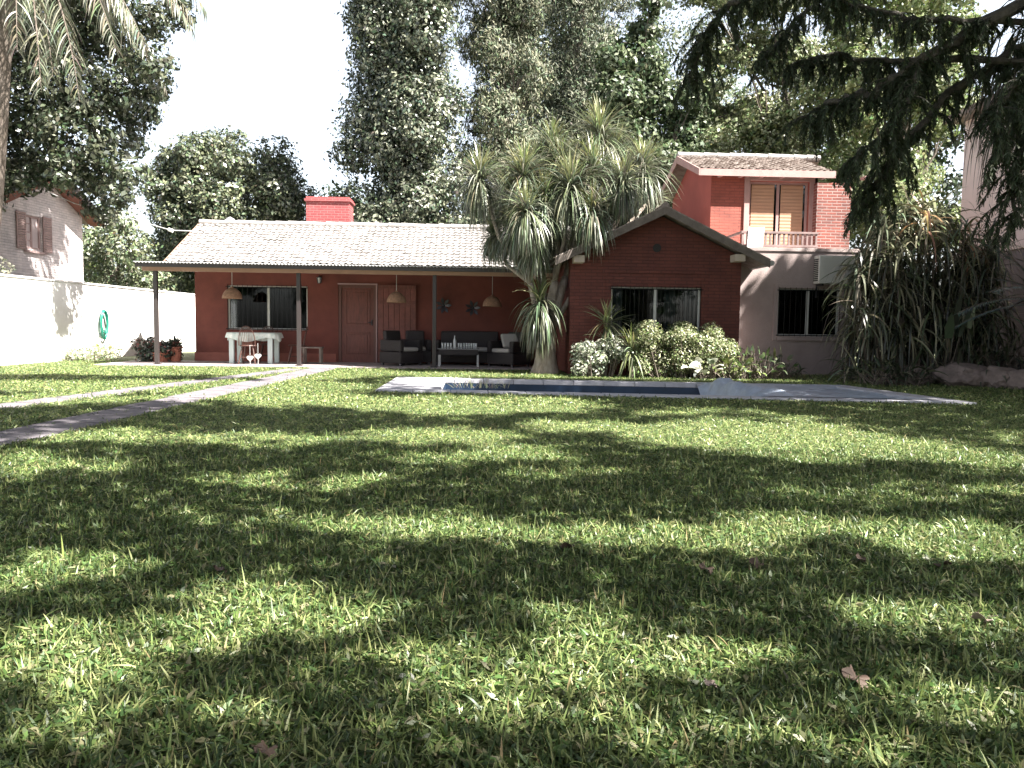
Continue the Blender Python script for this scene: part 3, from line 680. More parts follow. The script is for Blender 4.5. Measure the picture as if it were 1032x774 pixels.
mb.prism([(ra - 0.03, VE - 0.03, zRe2 - 0.13), (ra - 0.03, VE - 0.03, zRe2 + 0.03), (ra - 0.03, RU, zUR + 0.03), (ra - 0.03, RU, zUR - 0.16)], (0.027, 0, 0))
mb.prism([(ra - 0.03, 2 * RU - VE, zRe2 - 0.13), (ra - 0.03, 2 * RU - VE, zRe2 + 0.03), (ra - 0.03, RU + .001, zUR + 0.03), (ra - 0.03, RU + .001, zUR - 0.16)], (0.027, 0, 0))
for k in range(8): mb.bx(ra + 0.5 + k * 0.5, ra + 0.58 + k * 0.5, VE, UV - 0.01, zRe2 - 0.12, zRe2 - 0.055)
mb.build('fascia', 'pinkwood', house)
# balcony rail
y0_ = KV + 0.06; bx0 = U(748, 240, KV).x; bx1 = U(826, 240, KV).x; rt = U(790, 233, KV).z
mb = MB(); mb.bx(bx0, bx1, y0_, y0_ + 0.06, rt - 0.05, rt); mb.bx(bx0, bx1, y0_, y0_ + 0.06, kt + 0.03, kt + 0.08)
for k in range(17):
    x = bx0 + 0.04 + (bx1 - bx0 - 0.08) * k / 16; mb.bx(x - 0.022, x + 0.022, y0_ + 0.015, y0_ + 0.045, kt + 0.08, rt - 0.05)
mb.bx(bx0, bx0 + 0.06, y0_ + 0.061, UV - 0.05, rt - 0.05, rt); mb.bx(bx1 - 0.06, bx1, y0_ + 0.061, UV - 0.26, rt - 0.05, rt)
mb.bx(bx0 + 0.002, bx0 + 0.058, y0_ + 0.002, y0_ + 0.058, kt + 0.01, kt + 0.029); mb.bx(bx1 - 0.058, bx1 - 0.002, y0_ + 0.002, y0_ + 0.058, kt + 0.01, kt + 0.029)
mb.build('balcony_rail', mat('worn rail wood', (0.24, 0.17, 0.165), 0.8, var=0.2, vscale=6), house, bevel=0.004)
# white slatted panel leaning on the rail, drain pipe
wp = U(762, 241, KV); e = empty('slatted_panel', hw(wp.x, KV + 0.03, kt + 0.01), HR, 'small white slatted panel leaning on the balcony rail', 'panel')
mb = MB()
for k in range(7): mb.box((-0.02 + 0.006 * k, -0.03 + 0.008 * k, 0.035 + k * 0.064), (0.36, 0.012, 0.058), ry=-0.05)
mb.build('slats', 'whitepaint', e)
for x in (-0.165, 0.165): mb = MB(); mb.tube([(x - 0.02, -0.02, 0.0), (x + 0.03, 0.03, 0.46)], 0.012, 6); mb.build('side_rail', 'whitepaint', e)
mb = MB(); dp = U(856, 300, KV - 0.1); mb.tube([(dp.x, KV - 0.08, 0), (dp.x, KV - 0.08, kt - 0.2)], 0.022, 8); mb.build('drain_pipe', 'corr', house)

# ---- air conditioner on the grey wall
p0 = U(826, 257, KV - 0.35); p1 = U(848, 286, KV - 0.35)
ac = empty('air_conditioner', hw(p0.x, KV, p1.z), HR, 'pale boxy air conditioner fixed high on the grey wall beside the reeds', 'air conditioner')
W_, H_ = 0.85, p0.z - p1.z
mb = MB(); mb.bx(0, W_, -0.36, -0.06, 0, H_); mb.build('casing', 'acbody', ac, bevel=0.02)
mb = MB()
for k in range(12): mb.bx(-0.012, -0.002, -0.32, -0.1, 0.06 + k * (H_ - 0.12) / 12, 0.06 + (k + 0.55) * (H_ - 0.12) / 12)
mb.build('side_grille', 'iron', ac)
mb = MB()
for k in range(26): mb.bx(0.05 + k * 0.024, 0.062 + k * 0.024, -0.366, -0.361, 0.06, H_ - 0.06)
mb.build('fan_grille', 'acbody', ac)

for x in (0.1, W_ - 0.1): mb = MB(); mb.bx(x - 0.02, x + 0.02, -0.35, -0.004, -0.05, -0.003); mb.bx(x - 0.02, x + 0.02, -0.03, -0.004, -0.3, -0.052); mb.build('bracket', 'metal', ac)

# ------------------------------------------------------------------ porch things
def hang_lamp(px, py, v, label):
    p = U(px, py, v); loc = hw(p.x, v, p.z)
    e = empty('hanging_lamp', loc, HR, label, 'lamp', 'wicker lamps hanging under the porch roof')
    prof = [(0.235 * math.sin(a) if a < 1.57 else 0.235, 0.26 * math.cos(a) + 0.0) for a in [0.12 + k * 1.45 / 12 for k in range(13)]]
    prof = [(0.03, 0.29), (0.035, 0.265)] + prof
    mb = MB(); mb.lathe(prof, n=32); o = mb.build('lamp_shade', 'wicker', e, smooth=True)
    s = o.modifiers.new('thick', 'SOLIDIFY'); s.thickness = 0.012
    mb = MB(); mb.tube([(0, 0, 0.28), (0, 0, max(0.4, zE + 0.02 - p.z))], 0.006, 6); mb.build('cord', 'cord', e)
    mb = MB(); mb.lathe([(0.0, 0.0), (0.03, 0.02), (0.04, 0.06), (0.02, 0.11), (0.018, 0.2)], n=12); mb.build('bulb', 'clear', e, smooth=True)
hang_lamp(234, 301, 0.75, 'domed wicker lamp hanging above the cloth covered dining table')
hang_lamp(399.5, 305, 0.6, 'domed wicker lamp hanging in front of the plank shutter door')
hang_lamp(496, 309, 0.9, 'domed wicker lamp hanging beside the spiky tree')
# wall lantern
p = U(322.5, 282, V_W); e = empty('wall_lantern', hw(p.x, V_W, p.z), HR, 'small dark wall lantern between the porch window and the door', 'lantern')
mb = MB(); mb.box((0, -0.012, 0), (0.08, 0.02, 0.16)); mb.tube([(0, -0.02, 0.06), (0, -0.09, 0.11), (0, -0.12, 0.08)], 0.008, 6); mb.build('bracket', 'metal', e)
mb = MB(); mb.lathe([(0.0, 0.09), (0.075, 0.05), (0.07, 0.045), (0.03, 0.045)], (0, -0.12, 0), 6); mb.lathe([(0.0, -0.1), (0.035, -0.1), (0.04, -0.085), (0.0, -0.085)], (0, -0.12, 0), 6)
for k in range(6):
    a = k * math.pi / 3; mb.tube([(0.035 * math.cos(a), -0.12 + 0.035 * math.sin(a), -0.09), (0.062 * math.cos(a), -0.12 + 0.062 * math.sin(a), 0.05)], 0.005, 4)
mb.build('cage', 'metal', e); mb = MB(); mb.lathe([(0.0, -0.085), (0.03, -0.085), (0.055, 0.045), (0, 0.045)], (0, -0.12, 0), 6); mb.build('glass', 'clear', e)

# dining table
tx0 = U(225, 345, 0.35).x; tx1 = U(275, 345, 0.35).x; tw = tx1 - tx0
table = empty('dining_table', hw((tx0 + tx1) / 2 - 0.05, 1.1, 0.03), HR, 'pale painted dining table under a cloth on the porch', 'table')
mb = MB(); mb.bx(-tw / 2 + .05, tw / 2 - .05, -0.4, 0.4, 0.70, 0.74); mb.build('tabletop', 'bluepaint', table)
for sx in (-1, 1):
    for sy in (-1, 1):
        mb = MB(); mb.bx(sx * (tw / 2 - 0.12) - 0.055, sx * (tw / 2 - 0.12) + 0.055, sy * 0.32 - 0.05, sy * 0.32 + 0.05, 0, 0.699); mb.build('leg', 'bluepaint', table, bevel=0.006)
# cloth with hanging folds
n = 26; V = []; F = []; hx, hy = tw / 2 + 0.02, 0.46
ring = []
for k in range(120):
    a = 2 * math.pi * k / 120; c, s = math.cos(a), math.sin(a); q = 1 / max(abs(c) ** 6 + abs(s) ** 6, 1e-6) ** (1 / 6)
    ring.append((c * q * hx, s * q * hy, k))
for j in range(8):
    for (x, y_, k) in ring:
        if j < 3: f = (0.0, 0.5, 0.985)[j]; V.append((x * f, y_ * f, 0.752 + 0.004 * noise.noise(Vector((x * 4 * f, y_ * 4 * f, 1)))))
        else:
            t = (j - 2) / 5; fold = 1 + (0.05 * math.sin(k * 0.72) + 0.03 * math.sin(k * 1.7 + 1)) * t; V.append((x * fold, y_ * fold, 0.75 - t * (0.17 + 0.05 * math.sin(k * 0.21 + 2) + (0.1 if abs(x) > hx * .93 and abs(y_) > hy * .9 else 0))))
for j in range(7):
    for k in range(120): F.append((j * 120 + k, j * 120 + (k + 1) % 120, (j + 1) * 120 + (k + 1) % 120, (j + 1) * 120 + k))
F.append(tuple(range(120))[::-1])
mb = MB(); mb.add(V, F); cl = mb.build('tablecloth', 'cloth', None, smooth=True); cl.location = table.location; cl.rotation_euler = (0, 0, HR)
tag(cl, 'pale patterned cloth draped over the dining table', 'tablecloth')

def hoop_chair(loc, rz, label, name='hoop_chair'):
    e = empty(name, loc, rz, label, 'chair', 'wooden hoop back chairs round the dining table')
    mb = MB(); mb.lathe([(0, 0.43), (0.20, 0.43), (0.215, 0.445), (0.20, 0.465), (0.0, 0.455)], n=20); mb.build('seat', 'chair', e, smooth=False)
    for sx in (-1, 1):
        for sy in (-1, 1):
            mb = MB(); mb.tube([(sx * 0.12, sy * 0.12, 0.435), (sx * 0.165, sy * 0.17, 0.2), (sx * 0.2, sy * 0.21, 0)], [0.016, 0.02, 0.013], 8); mb.build('leg', 'chair', e)
    mb = MB(); mb.tube([(-0.175, -0.175, 0.17), (0.175, -0.175, 0.17)], 0.011, 6); mb.tube([(-0.175, 0.175, 0.17), (0.175, 0.175, 0.17)], 0.011, 6); mb.tube([(0, -0.17, 0.172), (0, 0.17, 0.172)], 0.011, 6); mb.build('stretcher', 'chair', e)
    mb = MB(); pts = []
    for k in range(17):
        a = math.pi * k / 16; pts.append((-0.19 * math.cos(a), 0.165 + 0.09 * math.sin(a), 0.45 + 0.46 * math.sin(a) ** 0.7))
    mb.tube(pts, 0.012, 8); mb.build('back_hoop', 'chair', e)
    mb = MB()
    for k in range(-3, 4):
        x = k * 0.042; h = 0.46 * math.sqrt(max(0.0, 1 - (k * 0.046 / 0.19) ** 2)) ** 0.7; mb.tube([(x * 0.85, 0.165, 0.45), (x * 1.1, 0.165 + 0.09 * h / 0.46, 0.45 + h)], 0.006, 6)
    mb.build('spindle', 'chair', e)
    return e
tc_ = (tx0 + tx1) / 2
hoop_chair(hw(tc_ - 0.02, 0.5, 0.03), HR + math.pi, 'brown hoop back chair in front of the dining table, its back to the lawn')
hoop_chair(hw(tc_ + 0.12, 1.68, 0.03), HR + 0.2, 'brown hoop back chair behind the dining table, under the window')
hoop_chair(hw(tc_ + 0.98, 1.1, 0.03), HR - 1.4, 'brown hoop back chair at the right end of the dining table')
# low stool
sp = U(312, 366, 0.7); e = empty('low_stool', hw(sp.x, 1.1, 0.03), HR, 'low wooden stool behind the middle porch post', 'stool')
mb = MB(); mb.box((0, 0, 0.40), (0.5, 0.32, 0.035)); mb.build('seat', 'wood', e, bevel=0.01)
for sx in (-1, 1):
    for sy in (-1, 1): mb = MB(); mb.box((sx * 0.2, sy * 0.12, 0.19), (0.045, 0.045, 0.38)); mb.build('leg', 'wood', e)
# heart stakes
for px, py, lab in ((252, 361, 'thin stake with a white heart, the left and lower one by the dining table'), (260, 359, 'thin stake with a white heart, the right and taller one by the dining table')):
    p = U(px, py, -0.25); e = empty('heart_stake', hw(p.x, -0.25, 0.03), HR, lab, 'ornament', 'heart topped stakes beside the table')
    zc_ = p.z - 0.03; mb = MB(); mb.tube([(0, 0, 0), (0.005, 0, zc_ - 0.02)], 0.006, 6); mb.tube([(0.0, 0, zc_ + 0.06), (-0.004, 0.01, zc_ + 0.3)], 0.004, 6); mb.build('stake', 'cord', e)
    mb = MB(); poly = []
    for k in range(28):
        a = 2 * math.pi * k / 28; poly.append((0.0045 * 16 * math.sin(a) ** 3, -0.012, zc_ + 0.0045 * (13 * math.cos(a) - 5 * math.cos(2 * a) - 2 * math.cos(3 * a) - math.cos(4 * a))))
    mb.prism(poly, (0, 0.024, 0)); mb.build('heart', 'whitepaint', e)

# rattan seats
def rattan_seat(loc, rz, W, label, cat, name, cush=1, grp=None):
    e = empty(name, loc, rz, label, cat, grp)
    mb = MB(); mb.box((0, 0, 0.2), (W, 0.72, 0.28)); mb.build('base', 'rattan', e, bevel=0.03)
    for s in (-1, 1):
        mb = MB(); mb.box((s * (W / 2 - 0.065), -0.01, 0.485), (0.13, 0.70, 0.28)); mb.build('armrest', 'rattan', e, bevel=0.035)
    mb = MB(); mb.box((0, 0.31, 0.60), (W - 0.27, 0.12, 0.50), rx=-0.1); mb.build('backrest', 'rattan', e, bevel=0.04)
    iw = (W - 0.28) / cush
    for k in range(cush):
        mb = MB(); mb.box((-(W - 0.28) / 2 + iw * (k + 0.5), -0.06, 0.395), (iw - 0.015, 0.58, 0.10)); mb.build('seat_cushion', 'cushion', e, bevel=0.035)
    for sx in (-1, 1):
        for sy in (-1, 1): mb = MB(); mb.box((sx * (W / 2 - 0.06), sy * 0.3, 0.03), (0.05, 0.05, 0.06)); mb.build('foot', 'metal', e)
    return e
q = U(404, 365, 0.7); rattan_seat(hw(q.x, 0.8, 0.03), HR + 0.9, 0.8, 'dark rattan armchair in front of the plank shutter door', 'armchair', 'rattan_armchair', grp='rattan armchairs on the porch')
q = U(473, 365, 1.4); rattan_seat(hw(q.x, 1.45, 0.03), HR, 1.75, 'dark rattan sofa against the porch wall behind the coffee table', 'sofa', 'rattan_sofa', 2)
q = U(513, 365, 0.7); rattan_seat(hw(q.x, 0.75, 0.03), HR - 0.75, 0.85, 'dark rattan armchair nearest the spiky tree trunk', 'armchair', 'rattan_armchair', grp='rattan armchairs on the porch')
q = U(423, 365, 1.5); rattan_seat(hw(q.x - .1, 1.5, 0.03), HR + 0.15, 0.75, 'dark rattan armchair against the wall behind the right porch post', 'armchair', 'rattan_armchair', grp='rattan armchairs on the porch')
# cushion on right chair
mb = MB(); mb.box((0, 0, 0), (0.42, 0.40, 0.10), rx=0.9, rz=0.3); c_ = mb.build('throw_pillow', mat('pillow', (0.42, 0.40, 0.38), 0.9), None, bevel=0.04); c_.location = hw(q.x + 2.12, 0.72, 0.66)
c_.location = hw(U(514, 352, 0.7).x, 0.85, 0.66); tag(c_, 'grey throw pillow on the rattan armchair nearest the spiky tree', 'pillow')
# coffee table
q0 = U(441, 360, 0.35); q1 = U(483, 360, 0.35); cw = q1.x - q0.x
ct = empty('coffee_table', hw((q0.x + q1.x) / 2, 0.6, 0.03), HR, 'low dark rattan coffee table with a pale top in front of the sofa', 'table')
mb = MB(); mb.box((0, 0, 0.425), (cw, 0.5, 0.02)); mb.build('tabletop', mat('grey glass top', (0.22, 0.22, 0.24), 0.15), ct)
mb = MB(); mb.box((0, 0, 0.345), (cw - 0.06, 0.46, 0.13)); mb.build('apron', 'rattan', ct)
for sx in (-1, 1):
    for sy in (-1, 1): mb = MB(); mb.box((sx * (cw / 2 - 0.035), sy * 0.22, 0.14), (0.045, 0.045, 0.28)); mb.build('leg', 'corr', ct)
# bottle and tumblers on it
mb = MB(); mb.lathe([(0, 0), (0.038, 0), (0.04, 0.02), (0.04, 0.19), (0.015, 0.25), (0.014, 0.31), (0, 0.31)], n=14); b_ = mb.build('bottle', 'clear', None, smooth=True)
b_.location = hw((q0.x + q1.x) / 2 - 0.10, 0.6, 0.466); tag(b_, 'tall pale bottle standing among the tumblers on the coffee table', 'bottle')
gl = None; places = [-0.4, -0.33, -0.26, -0.19, 0.0, 0.06, 0.13, 0.19, 0.25, 0.31, 0.37, 0.42]
for i, x in enumerate(places):
    if gl is None:
        mb = MB(); mb.lathe([(0, 0), (0.022, 0), (0.026, 0.13), (0.022, 0.13), (0.019, 0.01), (0, 0.01)], n=12); gl = mb.build('tumbler', 'clear', None, smooth=True); o = gl
    else: o = gl.copy(); col.objects.link(o)
    o.location = hw((q0.x + q1.x) / 2 + x, 0.6 + rnd.uniform(-0.05, 0.05), 0.466)
    tag(o, 'clear tumbler in the row on the coffee table', 'glass', 'tumblers in a row on the coffee table')
# metal flowers on the wall
for px, py, lab in ((447, 308, 'dark metal flower on the porch wall just right of the porch post'), (476.5, 310.5, 'dark metal flower on the porch wall left of the hanging lamp')):
    p = U(px, py, V_W); e = empty('wall_flower', hw(p.x, V_W - 0.01, p.z), HR, lab, 'ornament', 'metal flowers on the porch wall')
    mb = MB()
    for k in range(7):
        a = k * 2 * math.pi / 7 + rnd.uniform(-.1, .1); d = Vector((math.cos(a), 0, math.sin(a))); s = Vector((-math.sin(a), 0, math.cos(a)))
        mb.prism([d * 0.03 - s * 0.01, d * 0.13 - s * 0.045 + Vector((0, -0.03, 0)), d * 0.22 + Vector((0, -0.05, 0)), d * 0.13 + s * 0.045 + Vector((0, -0.03, 0)), d * 0.03 + s * 0.01], (0, -0.006, 0))
    mb.build('petal', 'metal', e); mb = MB(); mb.lathe([(0, -0.02), (0.035, -0.015), (0.04, 0.0), (0.02, 0.03), (0, 0.035)], n=12); o = mb.build('flower_centre', 'metal', e); o.rotation_euler = (math.pi / 2, 0, 0)

# ------------------------------------------------------------------ boundary walls, neighbours
mb = MB(); V = []
mb.bx(-11.5, -11.28, 4.0, 46, -0.1, 1.98); gw = mb.build('wall_panel', 'white')
gwr = empty('garden_wall', (-10.8, 24, 0), 0, 'sunlit white boundary wall along the left side of the lawn', 'wall'); gw.parent = gwr; gw.matrix_parent_inverse = Matrix.Translation((10.8, -24, 0))
mb = MB(); mb.bx(-11.53, -11.25, 4.0, 46, 1.982, 2.025); cp = mb.build('wall_cap', 'white', gwr); cp.matrix_parent_inverse = Matrix.Translation((10.8, -24, 0))

# left neighbour's house
nh = empty('neighbour_house', (-13.1, 22.3, 0), 0, 'white gabled brick house with shuttered upper window beyond the left wall', 'house')
hy, zw, za = 2.05, 4.15, 5.05
mb = MB(); wy0, wy1, wz0_, wz1_ = -0.80, -0.05, 2.95, 3.85
wall_pts = MB(); wall_mb(wall_pts, -hy, hy, 0, zw, [(wy0, wy1, wz0_, wz1_)], 0, 0.2)
wall_pts.add([(-hy, 0, zw), (hy, 0, zw), (0, 0, za)], [(0, 1, 2)])
mb.add([(-v[1], v[0], v[2]) for v in wall_pts.v], wall_pts.f)
mb.add([(0, -hy, 0), (-6, -hy, 0), (-6, -hy, zw), (0, -hy, zw)], [(0, 1, 2, 3)]); mb.add([(0, hy, 0), (-6, hy, 0), (-6, hy, zw), (0, hy, zw)], [(3, 2, 1, 0)])
raw_build(mb, 'wall', 'whitebrick', nh)
sl = (za - zw) / hy
for s in (-1, 1):
    e0 = (0.55, s * (hy + 0.45), zw - sl * 0.45 + 0.08); e1 = (-6, s * (hy + 0.45), zw - sl * 0.45 + 0.08); r1 = (-6, 0, za + 0.08); r0_ = (0.55, 0, za + 0.08)
    tile_roof('roof', *( (e0, e1, r1, r0_) if s < 0 else (e1, e0, r0_, r1)), 'tile2', nh)
    mb = MB(); mb.prism([(0.56, s * (hy + 0.45), e0[2] - 0.16), (0.56, s * (hy + 0.45), e0[2] + 0.05), (0.56, 0, za + 0.13), (0.56, 0, za - 0.08)], (0.03, 0, 0)); mb.build('bargeboard', 'post' if s > 0 else 'redwood', nh)
    mb = MB(); mb.prism([(0.02, s * (hy + 0.43), e0[2] - 0.10), (0.55, s * (hy + 0.43), e0[2] - 0.10), (0.55, s * 0.003, za - 0.02), (0.02, s * 0.003, za - 0.02)], (0, 0, 0.025)); mb.build('soffit', 'redwood', nh)
wn = MB(); 
wn.bx(-0.10, -0.05, wy0, wy0 + 0.05, wz0_, wz1_); wn.bx(-0.10, -0.05, wy1 - 0.05, wy1, wz0_, wz1_); wn.bx(-0.10, -0.05, wy0 + .05, wy1 - .05, wz1_ - 0.05, wz1_); wn.bx(-0.10, -0.05, wy0 + .05, wy1 - .05, wz0_, wz0_ + 0.05); wn.bx(-0.1, -0.05, (wy0 + wy1) / 2 - 0.025, (wy0 + wy1) / 2 + 0.025, wz0_ + .05, wz1_ - .05)
for k in range(1, 4): z = wz0_ + (wz1_ - wz0_) * k / 4; wn.bx(-0.095, -0.06, wy0 + .05, (wy0 + wy1) / 2 - 0.03, z - 0.012, z + 0.012)
wno = wn.build('window', 'shutter', nh)
g = MB(); g.bx(-0.09, -0.085, wy0 + 0.04, wy1 - 0.04, wz0_ + 0.04, wz1_ - 0.04); g.build('pane', mat('pinkish drawn curtain', (0.5, 0.42, 0.42), 0.4), wno)
for (a, b) in ((wy0 - 0.42, wy0 - 0.02), (wy1 + 0.02, wy1 + 0.42)):
    s_ = MB(); s_.bx(0.02, 0.05, a, a + 0.04, wz0_ - 0.04, wz1_ + 0.04); s_.bx(0.02, 0.05, b - 0.04, b, wz0_ - 0.04, wz1_ + 0.04)
    for k in range(15): z = wz0_ - 0.02 + (wz1_ - wz0_ + 0.03) * k / 14; s_.box((0.035, (a + b) / 2, z), (0.04, b - a - 0.085, 0.05), ry=0.5)
    s_.build('shutter', 'shutter', nh)
s_ = MB(); s_.bx(0.003, 0.09, wy0 - 0.1, wy1 + 0.1, wz0_ - 0.11, wz0_ - 0.05); s_.build('sill', 'shutter', nh)

# shed beyond
sh = empty('garden_shed', (-10.2, 29, 0), 0, 'small pinkish outbuilding with a dark low roof behind the white wall', 'shed')
mb = MB(); mb.prism([(0, 0, 0), (5.5, 0, 0), (5.5, 0, 3.0), (0, 0, 2.2)], (0, 2.5, 0)); mb.build('wall', 'beige', sh)
mb = MB(); mb.prism([(-0.2, -0.2, 2.2), (5.6, -0.2, 3.04), (5.6, -0.2, 3.14), (-0.2, -0.2, 2.3)], (0, 2.9, 0)); mb.build('roof', 'greydark', sh)

# right neighbour's house
rh = empty('neighbour_house', (11.1, 20, 0), R(-90), 'tall pale pink rendered house with grey lower wall at the far right', 'house')
ztop = 6.2; zb = 2.95      # local x runs towards the camera, local y away from our garden
mb = MB(); wy_ = 2.45
wall_mb(mb, 0, 9, zb, ztop, [(wy_, wy_ + 1.1, at(1020, 214, 17.5).z, at(1020, 192, 17.5).z)], 0, 0.25)
mb.add([(0, 0, zb), (0, 7, zb), (0, 7, ztop), (0, 0, ztop)], [(3, 2, 1, 0)])
raw_build(mb, 'upper_wall', 'beige', rh)
mb = MB(); mb.bx(-0.05, 9.05, -0.05, 7, -0.1, zb - 0.1); mb.build('lower_wall', 'greydark', rh)
mb = MB(); mb.bx(-0.12, 9.1, -0.12, 7, zb - 0.098, zb - 0.002); mb.build('ledge', 'beige', rh)
window(rh, wy_, wy_ + 1.1, at(1020, 214, 17.5).z, at(1020, 192, 17.5).z, 0, label='dark upper window', depth=0.8)
mb = MB(); mb.bx(-0.3, 9.3, -0.4, 7, ztop + 0.002, ztop + 0.15); mb.build('roof', 'tile2', rh)

# green hose coiled on the wall
hx_ = -10.66; hp = at(107, 318, 10.66 / 409 * 800); hp = Vector((-11.27, 21.8, 1.30))
e = empty('garden_hose', hp, 0, 'green garden hose looped on a hook on the white wall', 'hose')
mb = MB(); pts = []
for k in range(0, 260):
    a = k * 2 * math.pi / 26; t = k / 260; rr = 0.17 + 0.03 * math.sin(a * 0.37); ez = 0.34 + 0.05 * math.sin(a * 0.23 + 1)
    pts.append((0.04 + 0.05 * math.sin(a * 0.31) ** 2 + 0.02 * t, rr * math.sin(a) + 0.03 * math.sin(a * .13), -ez + ez * math.cos(a)))
mb.tube(pts, 0.013, 6); mb.tube([(0.06, 0.05, -0.6), (0.08, 0.09, -0.8), (0.06, 0.02, -0.98), (0.05, 0.03, -1.05)], 0.013, 6); mb.build('coil', 'hose', e, smooth=True)
mb = MB(); mb.tube([(0.0, 0, 0.02), (0.1, 0, 0.02), (0.13, 0, 0.06)], 0.012, 6); mb.build('hook', 'metal', e)

# power cable
p = [at(20, 181, 21.2), at(75, 205, 21.0), at(125, 218, 21.0), at(172, 232, 21.0), at(200, 233, 21.2)]
mb = MB(); mb.tube(p, 0.011, 5); e = mb.build('power_cable', 'cord'); tag(e, 'thin overhead cable running from the left house to the tiled roof', 'cable')
mb = MB(); mb.tube([p[3] + Vector((-0.06, 0, 0.02)), p[3] + Vector((0.06, 0, -0.02))], 0.045, 8); mb.build('insulator', 'whitepaint', e)

# ------------------------------------------------------------------ trees and plants
GREY_G = (0.085, 0.10, 0.055); MID_G = (0.075, 0.105, 0.04); DARK_G = (0.035, 0.055, 0.028); LITE_G = (0.14, 0.18, 0.06)

def make_tree(name, base, trunk_h, trunk_r, clumps, label, leaf_n, leaf_s, color, alt=None, altp=0.1, asp=0.55, m='leaf', group=None, droop=0.3, limbs=True, cat='tree', bark='bark', trunk_top=None, outward=True):
    """clumps: list of (centre Vector world, (rx,ry,rz)); leaves spread through the clumps"""
    base = Vector(base); e = empty(name, base, 0, label, cat, group)
    lm = LM(); tot = sum((c[1][0] * c[1][1] * c[1][2]) ** (0.667) for c in clumps)
    for c, r in clumps:
        n = max(20, int(leaf_n * (r[0] * r[1] * r[2]) ** 0.667 / tot))
        p = unit(rng.normal(size=(n, 3))); rad = (1 - 0.55 * rng.random((n, 1)) ** 1.8)
        # twiggy sub-clumps so that the outline is uneven
        k = max(5, n // 26); ctr = unit(rng.normal(size=(k, 3))) * (0.45 + 0.55 * rng.random((k, 1)) ** 0.5)
        idx = rng.integers(0, k, n); q = ctr[idx] + rng.normal(0, 0.17, (n, 3))
        q = np.where(rng.random((n, 1)) < 0.25, p * rad, q)
        P = np.array(c - base) + q * np.array(r); nn = unit(q * np.array([1, 1, 1]) + np.array([0, 0, 0.5]))
        lm.add(diamonds(P, leaf_s * rng.uniform(0.55, 1.25, n), asp, droop=droop, Nrm=nn if outward else None), tints(n, 4, color, 0.28, alt, altp))
    lm.build('crown', m, e)
    mb = MB(); H = Vector(trunk_top) - base if trunk_top is not None else Vector((0, 0, trunk_h))
    pts = [Vector((0, 0, -0.1))]; 
    for k in range(1, 7): t = k / 6; pts.append(H * t + Vector((rnd.uniform(-1, 1), rnd.uniform(-1, 1), 0)) * trunk_r * 0.5)
    mb.tube(pts, [trunk_r * (1.35 if k == 0 else 1 - 0.55 * k / 6) for k in range(7)], 10, wob=0.06)
    mb.build('trunk', bark, e, smooth=True)
    if limbs:
        mb = MB()
        for c, r in clumps[::max(1, len(clumps) // 16)]:
            t = rnd.uniform(0.35, 0.95); s = H * t; d = (c - base)
            if d.z < s.z: s = H * max(0.15, min(0.9, d.z / max(0.1, H.z) * 0.8))
            mid = s.lerp(d, 0.55) + Vector((rnd.uniform(-.3, .3), rnd.uniform(-.3, .3), rnd.uniform(0.0, .5)))
            mb.tube([s, mid, d], [trunk_r * 0.25, trunk_r * 0.14, trunk_r * 0.04], 6)
            for q in range(3):
                mb.tube([mid, mid.lerp(d, 0.6) + Vector((rnd.uniform(-1, 1) * r[0], rnd.uniform(-1, 1) * r[1], rnd.uniform(-.3, 1) * r[2])) * 0.6], [trunk_r * 0.12, trunk_r * 0.03], 4)
        mb.build('limbs', bark, e)
    return e

def ell_clumps(c, r, n, cr, seed=0, flat=0.75, surf=0.5):
    rr = random.Random(seed); out = []
    for i in range(n):
        v = Vector((rr.gauss(0, 1), rr.gauss(0, 1), rr.gauss(0, 1))).normalized() * (surf + (1 - surf) * rr.random())
        s = cr * rr.uniform(0.65, 1.3)
        out.append((Vector(c) + Vector((v.x * r[0], v.y * r[1], v.z * r[2])), (s, s, s * flat)))
    return out
def pxc(px, py, Y, rpx, flat=0.8, jY=0.0):
    c = at(px, py, Y + rnd.uniform(-jY, jY)); r = rpx * Y / 800; return (c, (r, r, r * flat))

# round tree behind the left end of the house
C = at(226, 205, 33)
make_tree('round_tree', (C.x, 33, 0), 5, 0.3, ell_clumps((C.x + 0.35, 32.4, 5.9), (2.9, 2.4, 2.6), 120, 0.75, 3, surf=0.7) + ell_clumps((C.x + 0.2, 33, 3.4), (3.1, 2.4, 1.8), 20, 0.9, 4),
          'round bushy olive green tree behind the left end of the long roof', 76000, 0.17, (0.10, 0.12, 0.075), (0.22, 0.24, 0.14), 0.2, m='gloss', group='trees behind the house')
# pale trees beyond the wall
C = at(118, 262, 30)
make_tree('pale_tree', (C.x, 30, 0), 3, 0.15, [pxc(x, y, 30, r, 0.8, 1.5) for x, y, r in ((100, 232, 26), (128, 248, 24), (150, 262, 22), (96, 270, 26), (122, 285, 26), (150, 290, 24), (170, 275, 18), (120, 225, 18), (90, 250, 22))],
          'pale silvery bushy tree between the left house and the round tree', 9000, 0.17, (0.15, 0.18, 0.10), (0.26, 0.28, 0.2), 0.25, m='gloss', group='trees behind the house')
